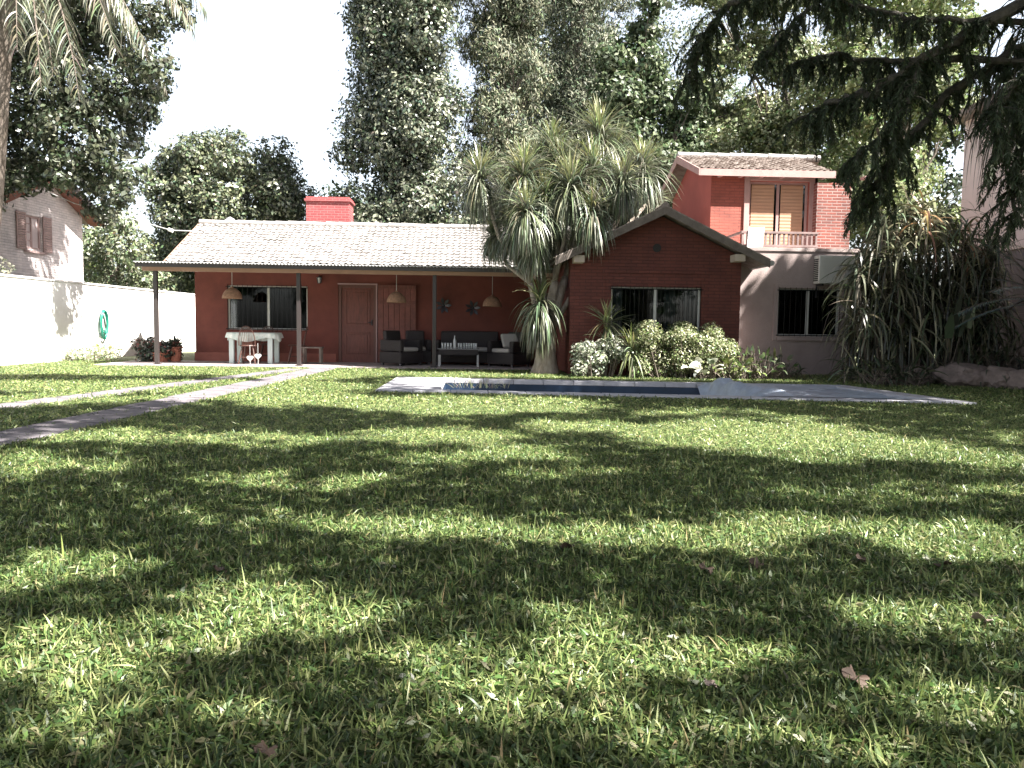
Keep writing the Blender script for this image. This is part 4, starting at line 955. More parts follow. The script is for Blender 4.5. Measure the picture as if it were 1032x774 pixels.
# left overhanging tree
bl = Vector((-13.9, 19.4, 0))
cl_ = [(-40, 60, 50), (10, 40, 48), (60, 30, 46), (110, 40, 36), (150, 66, 24), (20, 100, 48), (70, 90, 44), (120, 96, 34), (152, 86, 22), (30, 150, 34), (75, 140, 38), (118, 140, 28), (140, 118, 20), (20, 178, 24), (60, 172, 22), (100, 176, 28), (128, 170, 20), (103, 208, 20), (118, 196, 18), (90, 190, 18), (-20, 150, 40), (-30, 190, 30), (150, 20, 26), (180, 12, 18), (80, -20, 50), (30, -30, 50), (110, 222, 12), (-60, 120, 50)]
make_tree('broadleaf_tree', bl, 7.2, 0.28, [pxc(x, y, 19.6, r, 0.75, 1.3) for x, y, r in cl_],
          'large dark leaved tree hanging over the left house from the top left corner', 42000, 0.15, (0.06, 0.075, 0.045), (0.14, 0.15, 0.10), 0.2, m='gloss', limbs=False, group='trees behind the left wall')
# big evergreens behind the porch roof
def column_tree(name, px0, px1, Y, seed, label, n, leafn, ls, colr, alt, altp, zt=16.5, z0=1.5, m='gloss', cr=1.0, taper=0.75, **kw):
    a, b = at(px0, 200, Y), at(px1, 200, Y); cx = (a.x + b.x) / 2; hw_ = (b.x - a.x) / 2; rr = random.Random(seed); cs = []
    for i in range(n):
        t = (i + rr.random()) / n; z = z0 + (zt - z0) * t; w_ = hw_ * (1 - (1 - taper) * t) ; an = rr.uniform(0, 2 * math.pi); q = rr.uniform(0.3, 0.95)
        s = cr * rr.uniform(0.6, 1.25); cs.append((Vector((cx + math.cos(an) * max(0, w_ - s * 0.6) * q / 0.9, Y + math.sin(an) * w_ * q * 0.8, z)), (s, s, s * 0.85)))
    return make_tree(name, (cx, Y, 0), zt - 0.5, 0.4, cs, label, leafn, ls, colr, alt, altp, m=m, group='trees behind the house', **kw)
column_tree('evergreen_tree', 344, 472, 30, 21, 'huge dark evergreen covered in creeper, tallest left one behind the porch roof', 110, 125000, 0.17, (0.07, 0.088, 0.058), (0.25, 0.265, 0.19), 0.3, cr=1.05, zt=15.5, taper=0.97)
column_tree('conifer_tree', 456, 556, 31.5, 22, 'brownish green feathery conifer just right of the huge evergreen', 60, 80000, 0.20, (0.10, 0.12, 0.075), (0.22, 0.22, 0.15), 0.28, cr=0.95, zt=16, taper=0.8, asp=0.25, m='matte', droop=0.9)
column_tree('conifer_tree', 520, 640, 36, 23, 'tall grey green conifer with bare branches behind the spiky tree', 60, 70000, 0.22, (0.10, 0.12, 0.08), (0.24, 0.25, 0.18), 0.25, cr=1.2, zt=18.5, taper=0.85, asp=0.25, m='matte', droop=0.9)
cz = [(640, 60, 28), (620, 95, 26), (660, 100, 26), (650, 30, 16), (690, 130, 26), (640, 140, 28), (605, 150, 22), (672, 165, 24), (705, 165, 22), (615, 60, 16), (655, 5, 12), (625, 120, 20), (700, 100, 14), (720, 190, 25), (650, 200, 30), (600, 200, 28), (560, 210, 30), (655, 75, 18), (690, 190, 24)]
make_tree('dark_tree', (at(640, 200, 29).x, 29.8, 0), 10, 0.2, [pxc(x, y, 29, r, 0.8, 1.2) for x, y, r in cz], 'dark broadleaf tree with sky gaps left of the upper storey', 34000, 0.20, (0.07, 0.10, 0.05), (0.15, 0.18, 0.1), 0.25, m='leaf', group='trees behind the house')
def rand_px(x0, x1, y0, y1, n, r, Y, seed, jY=2, gap=()):
    rr = random.Random(seed); out = []
    while len(out) < n:
        x, y = rr.uniform(x0, x1), rr.uniform(y0, y1)
        if any(math.hypot((x - g[0]), (y - g[1])) < g[2] for g in gap): continue
        c = at(x, y, Y + rr.uniform(-jY, jY)); s = r * Y / 800 * rr.uniform(0.6, 1.3); out.append((c, (s, s, s * 0.8)))
    return out
make_tree('broadleaf_tree', (at(790, 200, 31).x, 31, 0), 10, 0.3, rand_px(700, 880, -40, 175, 62, 22, 31, 31, gap=[(718, 20, 26), (690, 40, 30), (772, 5, 14), (845, 30, 16), (806, 96, 12)]), 'sunlit pale green tree rising behind the upper storey roof', 52000, 0.18, (0.17, 0.20, 0.10), (0.30, 0.32, 0.2), 0.25, m='leaf', group='trees behind the house')
make_tree('broadleaf_tree', (at(905, 200, 26).x, 26, 0), 9, 0.25, rand_px(845, 975, -30, 235, 56, 22, 26, 32, gap=[(842, 40, 16), (870, 20, 10)]), 'bright leafy tree between the brick pier and the pink house', 46000, 0.165, (0.15, 0.19, 0.075), (0.28, 0.31, 0.17), 0.25, m='leaf', group='trees behind the house')
make_tree('pale_tree', (at(600, 200, 41).x, 41, 0), 12, 0.3, rand_px(520, 730, -60, 200, 70, 30, 41, 36, gap=[(684, 20, 30), (646, 5, 22)]), 'hazy pale tree filling the background between the conifers and the dark broadleaf tree', 44000, 0.23, (0.12, 0.15, 0.09), (0.26, 0.28, 0.2), 0.3, m='gloss', limbs=False, group='trees behind the house')
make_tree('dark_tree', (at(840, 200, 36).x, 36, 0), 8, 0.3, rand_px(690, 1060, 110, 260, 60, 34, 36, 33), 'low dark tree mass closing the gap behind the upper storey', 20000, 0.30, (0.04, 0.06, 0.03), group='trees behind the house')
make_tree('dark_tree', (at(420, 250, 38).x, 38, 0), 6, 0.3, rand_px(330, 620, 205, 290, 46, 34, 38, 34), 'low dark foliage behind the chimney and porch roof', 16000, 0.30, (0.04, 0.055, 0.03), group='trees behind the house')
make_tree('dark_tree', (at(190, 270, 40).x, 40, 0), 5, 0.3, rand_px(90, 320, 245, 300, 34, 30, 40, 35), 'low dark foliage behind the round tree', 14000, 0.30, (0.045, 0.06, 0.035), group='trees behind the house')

# feather palm top left
def palm(base, top, fr_n, L, label, seed, leafl=0.5, name='palm_tree', el_rng=(-0.2, 1.1), col_=(0.14, 0.15, 0.10), aims=None):
    rr = random.Random(seed); base = Vector(base); top = Vector(top); e = empty(name, base, 0, label, 'palm tree')
    H = top - base; mb = MB(); mb.tube([H * (k / 8) + Vector((0.12 * math.sin(k * .6), 0, 0)) * (0 if k == 8 else 1) for k in range(9)], [0.24 - 0.008 * k for k in range(9)], 12, wob=0.08); mb.build('trunk', 'bark', e, smooth=True)
    lm = LM(); st = MB()
    for i in range(fr_n):
        if aims: az, el, Lf = aims[i]
        else: az = i * 2.4 + rr.uniform(-.3, .3); el = rr.uniform(*el_rng); Lf = L * rr.uniform(0.8, 1.1)
        d = Vector((math.cos(az) * math.cos(el), math.sin(az) * math.cos(el), math.sin(el))); p = H.copy(); pts = []
        for k in range(15):
            pts.append(p.copy()); d = (d + Vector((0, 0, -0.145))).normalized(); p = p + d * Lf / 14
        st.tube(pts, [0.03 * (1 - k / 16) for k in range(15)], 5)
        P = []; D = []; LL = []
        for k in range(1, 14):
            for q in range(6):
                t = (k + q / 6) / 14; a = pts[k].lerp(pts[min(14, k + 1)], q / 6); dd = (pts[min(14, k + 1)] - pts[k]).normalized(); sd = dd.cross(Vector((0, 0, 1))).normalized()
                for s in (-1, 1):
                    P.append(a); D.append(sd * s * 0.8 + dd * 0.45 + Vector((rr.gauss(0, .12), rr.gauss(0, .12), rr.uniform(-0.5, 0.15)))); LL.append(leafl * (0.5 + math.sin(math.pi * min(1, t + 0.1)) * 0.6) * rr.uniform(0.8, 1.1))
        P = np.array([tuple(v) for v in P]); D = np.array([tuple(v) for v in D]); n = len(P)
        lm.add(ribbons(P, D, np.array(LL), 0.026, rng.uniform(1.2, 2.6, n), 4, twist=0.5), tints(n, 10, col_, 0.2, (0.3, 0.29, 0.24), 0.15))
    lm.build('fronds', 'gloss', e); st.build('frond_stems', 'bark', e)
    return e
tp = at(18, -60, 17.6)
palm((-12.1, 17.6, 0), tp, 34, 4.3, 'feathery palm with long drooping fronds in the top left corner', 5, 0.75, el_rng=(-0.5, 0.9), col_=(0.17, 0.18, 0.13))

# right side trees: cedar with hanging boughs (trunk just outside the frame)
def bough_tree(name, base, H, r, limbs, label, cat='tree', col_=(0.042, 0.055, 0.032), dens=1.0, hang=(0.35, 1.0), alt=(0.07, 0.09, 0.05)):
    base = Vector(base); e = empty(name, base, 0, label, cat); mb = MB()
    mb.tube([Vector((0.1 * math.sin(k), 0, H * k / 9 - 0.1)) for k in range(10)], [r * (1.2 - 0.09 * k) for k in range(10)], 12, wob=0.07); mb.build('trunk', 'bark', e, smooth=True)
    lm = LM(); bm_ = MB(); P = []; D = []
    for pts, r0__ in limbs:
        pts = [Vector(p) - base for p in pts]; pts = [Vector((0, 0, pts[0].z + 0.1))] + pts
        # smooth resample
        fine = []
        for i in range(len(pts) - 1):
            for k in range(8): fine.append(pts[i].lerp(pts[i + 1], k / 8) + Vector((rnd.gauss(0, .015), rnd.gauss(0, .015), rnd.gauss(0, .02))))
        fine.append(pts[-1]); n = len(fine); bm_.tube(fine, [r0__ * (1 - 0.85 * k / n) + 0.008 for k in range(n)], 7)
        for k in range(5, n):
            for q in range(int(3 * dens + 0.5)):
                s = fine[k]; az = rnd.uniform(0, 2 * math.pi); d = Vector((math.cos(az), math.sin(az) * 0.8, rnd.uniform(-0.5, 0.45))).normalized(); L = rnd.uniform(*hang) * (1.2 if rnd.random() < .2 else 1); tw = [s.copy()]; p = s.copy()
                m = 9
                for j in range(m):
                    d = (d + Vector((0, 0, -0.26)) + Vector((rnd.gauss(0, .1), rnd.gauss(0, .1), rnd.gauss(0, .05)))).normalized(); p = p + d * L / m; tw.append(p.copy())
                bm_.tube(tw, [0.009 * (1 - j / 11) for j in range(m + 1)], 3, cap=False)
                for j in range(1, m + 1):
                    a, b = tw[j - 1], tw[j]
                    for h_ in range(14):
                        P.append(tuple(a.lerp(b, rnd.random()))); D.append(tuple((b - a).normalized() * 0.9 + Vector((rnd.gauss(0, .55), rnd.gauss(0, .55), rnd.gauss(0, .45)))))
    n = len(P); print(name, 'needles', n)
    lm.add(ribbons(np.array(P), np.array(D), rng.uniform(0.04, 0.10, n), 0.0095, 0.5, 1, taper=False), tints(n, 4, col_, 0.3, alt, 0.12))
    lm.build('needles', 'matte', e); bm_.build('limbs', 'darkbark', e)
    return e
A = lambda *l: [at(x, y, Y) for x, y, Y in l]
bough_tree('cedar_tree', (9.6, 10.4, 0), 12, 0.34, [
    (A((1090, -30, 10.1), (1000, 20, 9.9), (930, 60, 10), (880, 92, 10.2), (835, 104, 10.4), (812, 118, 10.5)), 0.10),
    (A((1090, 30, 10.3), (1010, 55, 10.3), (950, 100, 10.3), (905, 150, 10.3), (882, 185, 10.4), (874, 205, 10.5)), 0.07),
    (A((1090, -160, 9.9), (980, -90, 9.7), (880, -45, 9.9), (790, -18, 10.2), (735, 5, 10.4), (705, 40, 10.6), (695, 80, 10.6)), 0.08),
    (A((1060, -100, 10.2), (960, -60, 10.6), (860, -20, 11.2), (800, 20, 11.5), (770, 60, 11.7)), 0.06),
    (A((1080, 70, 10), (1045, 90, 9.9), (1022, 120, 9.9)), 0.05),
    (A((1080, 20, 9.4), (1040, 60, 9.2), (1005, 110, 9.2), (1010, 160, 9.2)), 0.05),
    (A((1090, 90, 9.4), (1050, 120, 9.2), (1022, 170, 9.2), (1020, 220, 9.2)), 0.05),
    (A((1000, 20, 9.9), (930, 20, 9.7), (860, 5, 9.9), (800, -20, 10.2)), 0.04),
    (A((930, 60, 10), (880, 60, 10.6), (830, 55, 10.9), (795, 66, 11.1)), 0.035),
    (A((930, 60, 10), (915, 100, 9.9), (893, 135, 9.9), (850, 165, 10)), 0.035),
], 'dark cedar whose drooping boughs reach in from the top right corner', dens=0.99, hang=(0.18, 0.55))
# dry hanging fronds at the right edge
def dry_palm():
    base = Vector((8.2, 12.2, 0)); e = empty('palm_tree', base, 0, 'shaded palm with a skirt of dry hanging fronds at the right edge', 'palm tree')
    top = Vector((0, 0, 5.6)); mb = MB(); mb.tube([Vector((0, 0, k * 0.62 - .1)) for k in range(10)], 0.2, 12, wob=0.1); mb.build('trunk', 'bark', e)
    lm = LM(); n = 1500; az = rng.uniform(0, 2 * math.pi, n); el = rng.uniform(-0.5, 0.6, n); D = np.stack([np.cos(az) * np.cos(el), np.sin(az) * np.cos(el), np.sin(el)], 1)
    P = np.array([0, 0, 5.5]) + D * rng.uniform(0.1, 0.9, (n, 1)) + rng.normal(0, .15, (n, 3)) - np.array([0, 0, 1]) * rng.uniform(0, 1.2, (n, 1))
    lm.add(ribbons(P, D, rng.uniform(0.6, 1.5, n), 0.03, rng.uniform(3, 7, n), 6), tints(n, 14, (0.11, 0.095, 0.075), 0.4, (0.04, 0.05, 0.03), 0.4)); lm.build('fronds', 'matte', e)
dry_palm()

# spiky multi-headed tree
def heads(lm, c, r, n=110, W=0.045, colr=(0.10, 0.13, 0.055), alt=(0.22, 0.25, 0.13), skirt=0.45, bend=(0.6, 2.2), nd=6, tip=(0, 0, 1)):
    c = np.array(tuple(c)); az = rng.uniform(0, 2 * math.pi, n); el = rng.uniform(-0.9, 1.45, n)
    D = np.stack([np.cos(az) * np.cos(el), np.sin(az) * np.cos(el), np.sin(el)], 1) + np.array(tip) * 0.2
    P = c + rng.normal(0, 0.03, (n, 3)) + np.array([0, 0, 0.0]) 
    P[:, 2] += (el - 0.5) * 0.10 * r
    low = (el < skirt)
    L = r * rng.uniform(0.85, 1.3, n) * np.where(el > 0.9, 0.82, 1.08); B_ = np.where(low, rng.uniform(bend[0] + 0.8, bend[1] + 0.9, n), rng.uniform(bend[0] * 0.5, bend[1] * 0.75, n))
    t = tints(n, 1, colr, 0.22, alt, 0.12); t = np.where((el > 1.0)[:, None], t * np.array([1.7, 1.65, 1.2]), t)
    lm.add(ribbons(P, D, L, W, B_, nd, twist=0.3), np.repeat(t.clip(0, .6), (nd + 1) * 2, axis=0))
yb = gnd(549, 376.5); YY = yb.y; print('yucca', yb)
yt = empty('spiky_tree', yb, 0, 'multi headed cordyline tree with strap leaves and a pale flared trunk beside the pool', 'tree')
hd = [(484, 183, .95, 0.3), (512, 200, 0.8, 0.9), (528, 178, .95, -0.3), (520, 232, .85, 0.2), (498, 240, .6, 0.6), (556, 150, .85, 0.5), (604, 138, .95, 0.4), (584, 165, 0.8, 0.9), (575, 190, .95, -0.6), (548, 205, .85, -0.5), (598, 176, 1.0, -0.2), (596, 215, .8, -0.7), (628, 185, .8, -0.4), (648, 172, .95, 0.3), (632, 205, .75, 0.5), (562, 232, .75, 0.7), (530, 215, .8, -0.9), (545, 170, .8, 0.6), (620, 150, .75, 0.8), (566, 165, .8, 0.1), (655, 205, .6, 0.6), (540, 250, .65, -0.3)]
lm = LM(); br = MB(); fork = Vector((0.0, 0.05, 1.25))
mbt = MB(); prof = [(0.34, -0.05), (0.30, 0.06), (0.245, 0.22), (0.215, 0.5), (0.21, 0.8), (0.22, 1.1), (0.20, 1.3)]
mbt.tube([(0.01 * math.sin(z * 5), 0, z) for r_k, z in prof], [r_k for r_k, z in prof], 16, wob=0.07); mbt.build('trunk', 'yucbark', yt, smooth=True)
for k in range(7):
    a = k * 0.9; mbf = 0
subs = [Vector((-0.32, 0.05, 1.95)), Vector((-0.08, 0.25, 2.1)), Vector((0.18, -0.1, 2.0)), Vector((0.42, 0.12, 2.1))]
for s in subs: br.tube([fork + Vector((s.x * 0.3, 0, -0.2)), fork.lerp(s, 0.6) + Vector((s.x * 0.15, 0, 0)), s], [0.13, 0.1, 0.085], 9, wob=0.05)
for (px, py, r, dy) in hd:
    c = at(px, py, YY + dy) - yb; s = min(subs, key=lambda q: (q.x * 2.2 - c.x) ** 2)
    mid = s.lerp(c, 0.5) + Vector((0, 0, -0.12)) + Vector((c.x - s.x, 0, 0)) * 0.12
    br.tube([s, mid, c + Vector((0, 0, 0.05))], [0.06, 0.045, 0.04], 7, wob=0.05)
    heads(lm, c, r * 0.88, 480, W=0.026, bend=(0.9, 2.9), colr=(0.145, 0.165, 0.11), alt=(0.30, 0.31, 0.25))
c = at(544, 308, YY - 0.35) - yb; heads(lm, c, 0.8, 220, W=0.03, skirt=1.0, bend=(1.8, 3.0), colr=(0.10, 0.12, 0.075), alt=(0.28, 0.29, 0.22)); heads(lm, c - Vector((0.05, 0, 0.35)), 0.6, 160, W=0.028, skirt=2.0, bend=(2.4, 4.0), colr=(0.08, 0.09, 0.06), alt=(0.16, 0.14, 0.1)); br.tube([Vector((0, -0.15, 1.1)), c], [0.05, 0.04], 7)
# long thin right stem, as in the photograph
c = at(652, 205, YY) - yb; br.tube([Vector((0.1, 0, 0.9)), Vector((0.55, 0, 1.7)), Vector((1.2, 0, 2.6)), c], [0.07, 0.055, 0.05, 0.04], 7)
lm.build('leaves', 'gloss', yt, smooth=True); br.build('branches', 'yucbark', yt, smooth=True)

# small cordylines in the bed
def cordyline(px, py, hz, rads, label, Y=16.35):
    g = gnd(px, py); g = Vector((at(px, py, Y).x, Y, 0)); e = empty('cordyline', g, 0, label, 'plant', 'cordylines in the bed'); lm = LM(); st = MB()
    for (dx, z, r) in rads:
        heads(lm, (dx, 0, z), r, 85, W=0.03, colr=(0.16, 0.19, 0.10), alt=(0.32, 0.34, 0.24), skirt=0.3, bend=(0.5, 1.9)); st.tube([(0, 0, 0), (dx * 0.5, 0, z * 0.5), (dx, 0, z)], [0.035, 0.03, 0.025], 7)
    lm.build('leaves', 'gloss', e, smooth=True); st.build('stem', 'yucbark', e)
cordyline(610, 372, 1, [(0.02, 1.12, 0.52), (0.05, 0.7, 0.42)], 'tall young cordyline with arching pale leaves in front of the gable wall', 16.5)
cordyline(637, 374, 1, [(0.0, 0.55, 0.55)], 'short young cordyline spilling over the pool edge, left of the flowering hedge', 16.1)

# shrubs
def shrub(name, g, clumps, n, s, colr, alt, altp, label, asp=0.55, m='leaf', cat='shrub', stems=True, **kw):
    g = Vector(g); e = empty(name, g, 0, label, cat); lm = LM(); tot = sum(c[3] ** 2 for c in clumps)
    for (x, y, z, r) in clumps:
        k = int(n * r * r / tot); q = unit(rng.normal(size=(k, 3))) * (0.55 + 0.5 * rng.random((k, 1)) ** 0.6); P = np.array([x, y, z]) + q * r; P[:, 2] = np.maximum(P[:, 2], 0.03)
        lm.add(diamonds(P, s * rng.uniform(0.6, 1.3, k), asp, Nrm=unit(q + np.array([0, 0, .5]))), tints(k, 4, colr, 0.25, alt, altp))
    lm.build('foliage', m, e)
    if stems:
        mb = MB()
        for (x, y, z, r) in clumps: mb.tube([(x * 0.7, y * 0.7, 0), (x, y, z)], [0.015, 0.006], 5)
        mb.build('stems', 'bark', e)
    return e
def line_clumps(px0, px1, py0, Y, g, n, r, seed, jy=0.3, tops=None):
    rr = random.Random(seed); out = []
    for i in range(n):
        t = rr.random(); px = px0 + (px1 - px0) * t; top = tops(px) if tops else py0; zt_ = at(px, top, Y).z; zc__ = rr.uniform(0.1, max(0.2, zt_ - r * 0.7)) if i % 3 else zt_ - r * rr.uniform(0.5, 1.1)
        out.append((at(px, 370, Y).x - g[0], rr.uniform(-jy, jy), max(0.12, zc__), r * rr.uniform(0.7, 1.25)))
    return out
g = (at(602, 370, 16.3).x, 16.3, 0)
shrub('variegated_shrub', g, line_clumps(582, 630, 345, 16.3, g, 34, 0.17, 1, tops=lambda x: 339 + abs(x - 604) * 0.35), 3600, 0.07, (0.20, 0.24, 0.16), (0.55, 0.56, 0.47), 0.45, 'rounded variegated shrub with silvery leaves beside the spiky tree trunk')
g = (at(692, 370, 16.4).x, 16.4, 0)
shrub('flowering_hedge', g, line_clumps(640, 738, 335, 16.4, g, 110, 0.19, 2, 0.4, tops=lambda x: 332 + 5 * math.sin(x * 0.19) + (6 if x > 720 else 0)), 24000, 0.055, (0.17, 0.205, 0.09), (0.50, 0.51, 0.34), 0.3, 'long leafy hedge with pale sunlit tips under the gable window', cat='hedge')
# broad-leaved plants
def broad_plant(g, n, L, W, label, colr, alt, altp, spread=0.3, name='broad_leaf_plant', el=(0.5, 1.3), m='gloss', bend=(0.8, 2.0), stemL=0.35):
    g = Vector(g); e = empty(name, g, 0, label, 'plant'); lm = LM(); st = MB()
    az = rng.uniform(0, 2 * math.pi, n); e_ = rng.uniform(*el, n); D = np.stack([np.cos(az) * np.cos(e_), np.sin(az) * np.cos(e_), np.sin(e_)], 1)
    P0 = np.stack([rng.normal(0, spread, n), rng.normal(0, spread * 0.5, n), np.zeros(n)], 1); s = stemL * rng.uniform(0.5, 1.2, n)[:, None]; P = P0 + D * s
    for a, b in zip(P0, P): st.tube([tuple(a), tuple(b)], 0.008, 4)
    V, F, per = ribbons(P, D, L * rng.uniform(0.6, 1.2, n), W * rng.uniform(0.7, 1.2, n), rng.uniform(*bend, n), 5, twist=0.5)
    lm.add((V, F, per), tints(n, per, colr, 0.25, alt, altp)); lm.build('leaves', m, e, smooth=True); st.build('stems', 'bark', e)
    return e
broad_plant((at(712, 378, 16.0).x, 16.0, 0), 26, 0.26, 0.15, 'low plant with very large white sunlit leaves in front of the hedge', (0.40, 0.43, 0.34), (0.62, 0.62, 0.52), 0.4, 0.14)
broad_plant((at(738, 378, 16.1).x, 16.1, 0), 60, 0.20, 0.09, 'yellow green leafy plant at the right end of the hedge', (0.18, 0.23, 0.08), (0.42, 0.44, 0.25), 0.3, 0.22)
broad_plant((at(762, 378, 16.3).x, 16.3, 0), 110, 0.20, 0.07, 'dark glossy leafy plant in front of the grey wall', (0.08, 0.11, 0.05), (0.3, 0.32, 0.22), 0.12, 0.24, stemL=0.5, el=(0.4, 1.5))
broad_plant((at(785, 378, 16.7).x, 16.7, 0), 50, 0.22, 0.05, 'small shaded grassy plant at the foot of the grey wall', (0.05, 0.075, 0.035), None, 0, 0.3, stemL=0.2)

# giant clump of drooping cane leaves
def cane_clump():
    Y = 16.2; c = at(928, 372, Y); g = Vector((c.x, Y, 0)); e = empty('cane_clump', g, 0, 'huge clump of tall canes with long drooping leaves and reddish tips', 'plant'); lm = LM(); st = MB(); rr = random.Random(4)
    for i in range(150):
        px = rr.uniform(858, 1003); t = (px - 858) / 145; topy = 224 - 26 * math.sin(math.pi * min(1, max(0, t * 1.0))) + (0 if px < 960 else 12) + (30 if px < 875 else 0)
        py = topy + rr.random() ** 1.3 * 120 + rr.uniform(0, 12); yy = Y + rr.uniform(-0.8, 0.9) + 0.0; p = at(px, py, yy) - g; n = 20
        st.tube([(p.x * 0.75 + rr.uniform(-.1, .1), p.y * 0.8, 0), (p.x * 0.95, p.y, p.z * 0.6), p], [0.02, 0.016, 0.01], 5)
        az = rng.uniform(0, 2 * math.pi, n); el = rng.uniform(-0.1, 1.35, n); D = np.stack([np.cos(az) * np.cos(el), np.sin(az) * np.cos(el), np.sin(el)], 1)
        P = np.array(tuple(p)) + rng.normal(0, 0.03, (n, 3)) - np.array([0, 0, 1]) * rng.uniform(0, 0.5, (n, 1))
        vf = ribbons(P, D, rng.uniform(0.5, 1.15, n), rng.uniform(0.028, 0.05, n), rng.uniform(1.2, 4.2, n), 7, twist=0.4)
        red = py < topy + 14 and rr.random() < 0.22
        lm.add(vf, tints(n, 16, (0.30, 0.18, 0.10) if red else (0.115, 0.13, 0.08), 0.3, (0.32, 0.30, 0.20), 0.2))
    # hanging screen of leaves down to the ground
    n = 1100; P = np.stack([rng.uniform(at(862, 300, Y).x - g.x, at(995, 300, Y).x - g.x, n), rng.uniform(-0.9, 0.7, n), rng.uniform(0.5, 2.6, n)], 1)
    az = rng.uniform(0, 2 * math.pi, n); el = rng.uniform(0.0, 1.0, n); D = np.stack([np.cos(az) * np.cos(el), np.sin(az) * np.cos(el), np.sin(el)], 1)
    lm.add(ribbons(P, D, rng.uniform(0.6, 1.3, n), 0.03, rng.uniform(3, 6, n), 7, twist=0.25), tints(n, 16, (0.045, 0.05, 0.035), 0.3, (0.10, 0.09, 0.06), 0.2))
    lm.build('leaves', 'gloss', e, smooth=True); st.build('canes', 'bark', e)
cane_clump()
# strelitzia-like plant, cycad, low dark plants at the right
broad_plant((at(955, 368, 15.3).x, 15.3, 0), 20, 0.75, 0.15, 'tall paddle leaved plant in front of the cane clump', (0.09, 0.12, 0.07), (0.25, 0.22, 0.16), 0.1, 0.12, name='paddle_leaf_plant', el=(0.9, 1.45), stemL=1.0, bend=(0.3, 1.0))
def cycad():
    g = Vector((at(1040, 372, 14.2).x + .3, 14.2, 0)); e = empty('cycad', g, 0, 'blue green cycad with stiff feathery fronds at the right edge', 'plant'); lm = LM(); st = MB()
    top = Vector((0, 0, 1.55)); mb = MB(); mb.tube([(0, 0, 0), (0, 0, 1.0), (0, 0, 1.55)], [0.16, 0.15, 0.12], 10, wob=0.1); mb.build('trunk', 'bark', e)
    for i in range(15):
        az = math.pi + (i - 7) * 0.42; el = 0.35 + 0.35 * (i % 3); L = 1.75
        if i in (7, 6, 8): el = 0.12 + 0.2 * (i - 6)
        d = Vector((math.cos(az) * math.cos(el), math.sin(az) * math.cos(el), math.sin(el))); p = top.copy(); pts = []
        for k in range(13): pts.append(p.copy()); d = (d + Vector((0, 0, -0.07))).normalized(); p = p + d * L / 12
        st.tube(pts, 0.012, 5); P = []; D = []
        for k in range(1, 12):
            for q in range(5):
                a = pts[k].lerp(pts[k + 1], q / 5); dd = (pts[k + 1] - pts[k]).normalized(); sd = dd.cross(Vector((0, 0, 1))).normalized()
                for s in (-1, 1): P.append(tuple(a)); D.append(tuple(sd * s + dd * 0.55 + Vector((0, 0, 0.1))))
        n = len(P); lm.add(ribbons(np.array(P), np.array(D), rng.uniform(0.16, 0.24, n), 0.016, 0.4, 3, twist=0.2), tints(n, 8, (0.10, 0.17, 0.17), 0.15))
    lm.build('fronds', 'gloss', e); st.build('frond_stems', 'bark', e)
cycad()
for i, (px, Y, lab) in enumerate(((905, 14.9, 'low fern like plant left of the boulders'), (985, 15.6, 'dark leafy plant behind the boulders'), (1025, 15.2, 'dark leafy plant behind the rightmost boulder'), (930, 15.9, 'dark grassy plant under the cane clump'))):
    broad_plant((at(px, 372, Y).x, Y, 0), 150, 0.45, 0.035, lab, (0.05, 0.07, 0.035), (0.15, 0.16, 0.1), 0.12, 0.3, stemL=0.35 if i in (0, 3) else 0.8, el=(0.2, 1.4), bend=(1.0, 2.6))
# boulders
def boulder(px, py, rx, rz, Y, label, seed):
    c = at(px, py, Y); bm = bmesh.new(); bmesh.ops.create_icosphere(bm, subdivisions=4, radius=1)
    for v in bm.verts:
        n_ = v.co.normalized(); d = 1 + 0.28 * noise.fractal(n_ * 1.4 + Vector((seed * 7, 0, 0)), 1, 2, 4) + 0.08 * noise.noise(n_ * 5 + Vector((seed, 0, 0)))
        for ax in (Vector((0.5, -0.7, 0.6)).normalized(), Vector((-0.7, -0.5, 0.4)).normalized(), Vector((0.1, -0.3, 0.95)).normalized()):
            q = n_.dot(ax) * d
            if q > 0.78: d *= 0.78 / q * 0.97 + 0.03
        v.co = Vector((n_.x * rx, n_.y * rx * 0.8, n_.z * rz)) * d
    me = bpy.data.meshes.new('boulder'); bm.to_mesh(me); bm.free(); me.materials.append(MT['rock']); o = bpy.data.objects.new('boulder', me); col.objects.link(o)
    o.location = (c.x, Y, max(0.0, c.z)); tag(o, label, 'boulder', 'boulders edging the shaded bed at the right')
boulder(926, 378, 0.42, 0.24, 15.6, 'flat pinkish boulder, leftmost of the row by the shaded bed', 1)
boulder(972, 380, 0.52, 0.30, 15.0, 'largest rounded brown boulder in the middle of the row', 2)
boulder(1010, 383, 0.36, 0.27, 14.6, 'upright angular boulder second from the right edge', 3)
boulder(1036, 385, 0.36, 0.25, 14.3, 'boulder cut by the right edge of the view', 4)
boulder(948, 376, 0.26, 0.18, 15.9, 'small boulder wedged behind the two left ones', 5)
boulder(905, 381, 0.30, 0.10, 15.3, 'low slab of stone at the left end of the boulder row', 6)
mb = MB(); c = at(905, 364, 16.0); mb.bx(c.x, c.x + 2.6, 15.95, 16.25, 0.0, 0.42); mb.bx(c.x - .05, c.x + 2.65, 15.9, 16.3, 0.422, 0.47); o = mb.build('planter_wall', 'greydark', bevel=0.01); tag(o, 'low dark stone planter wall behind the boulders', 'wall')
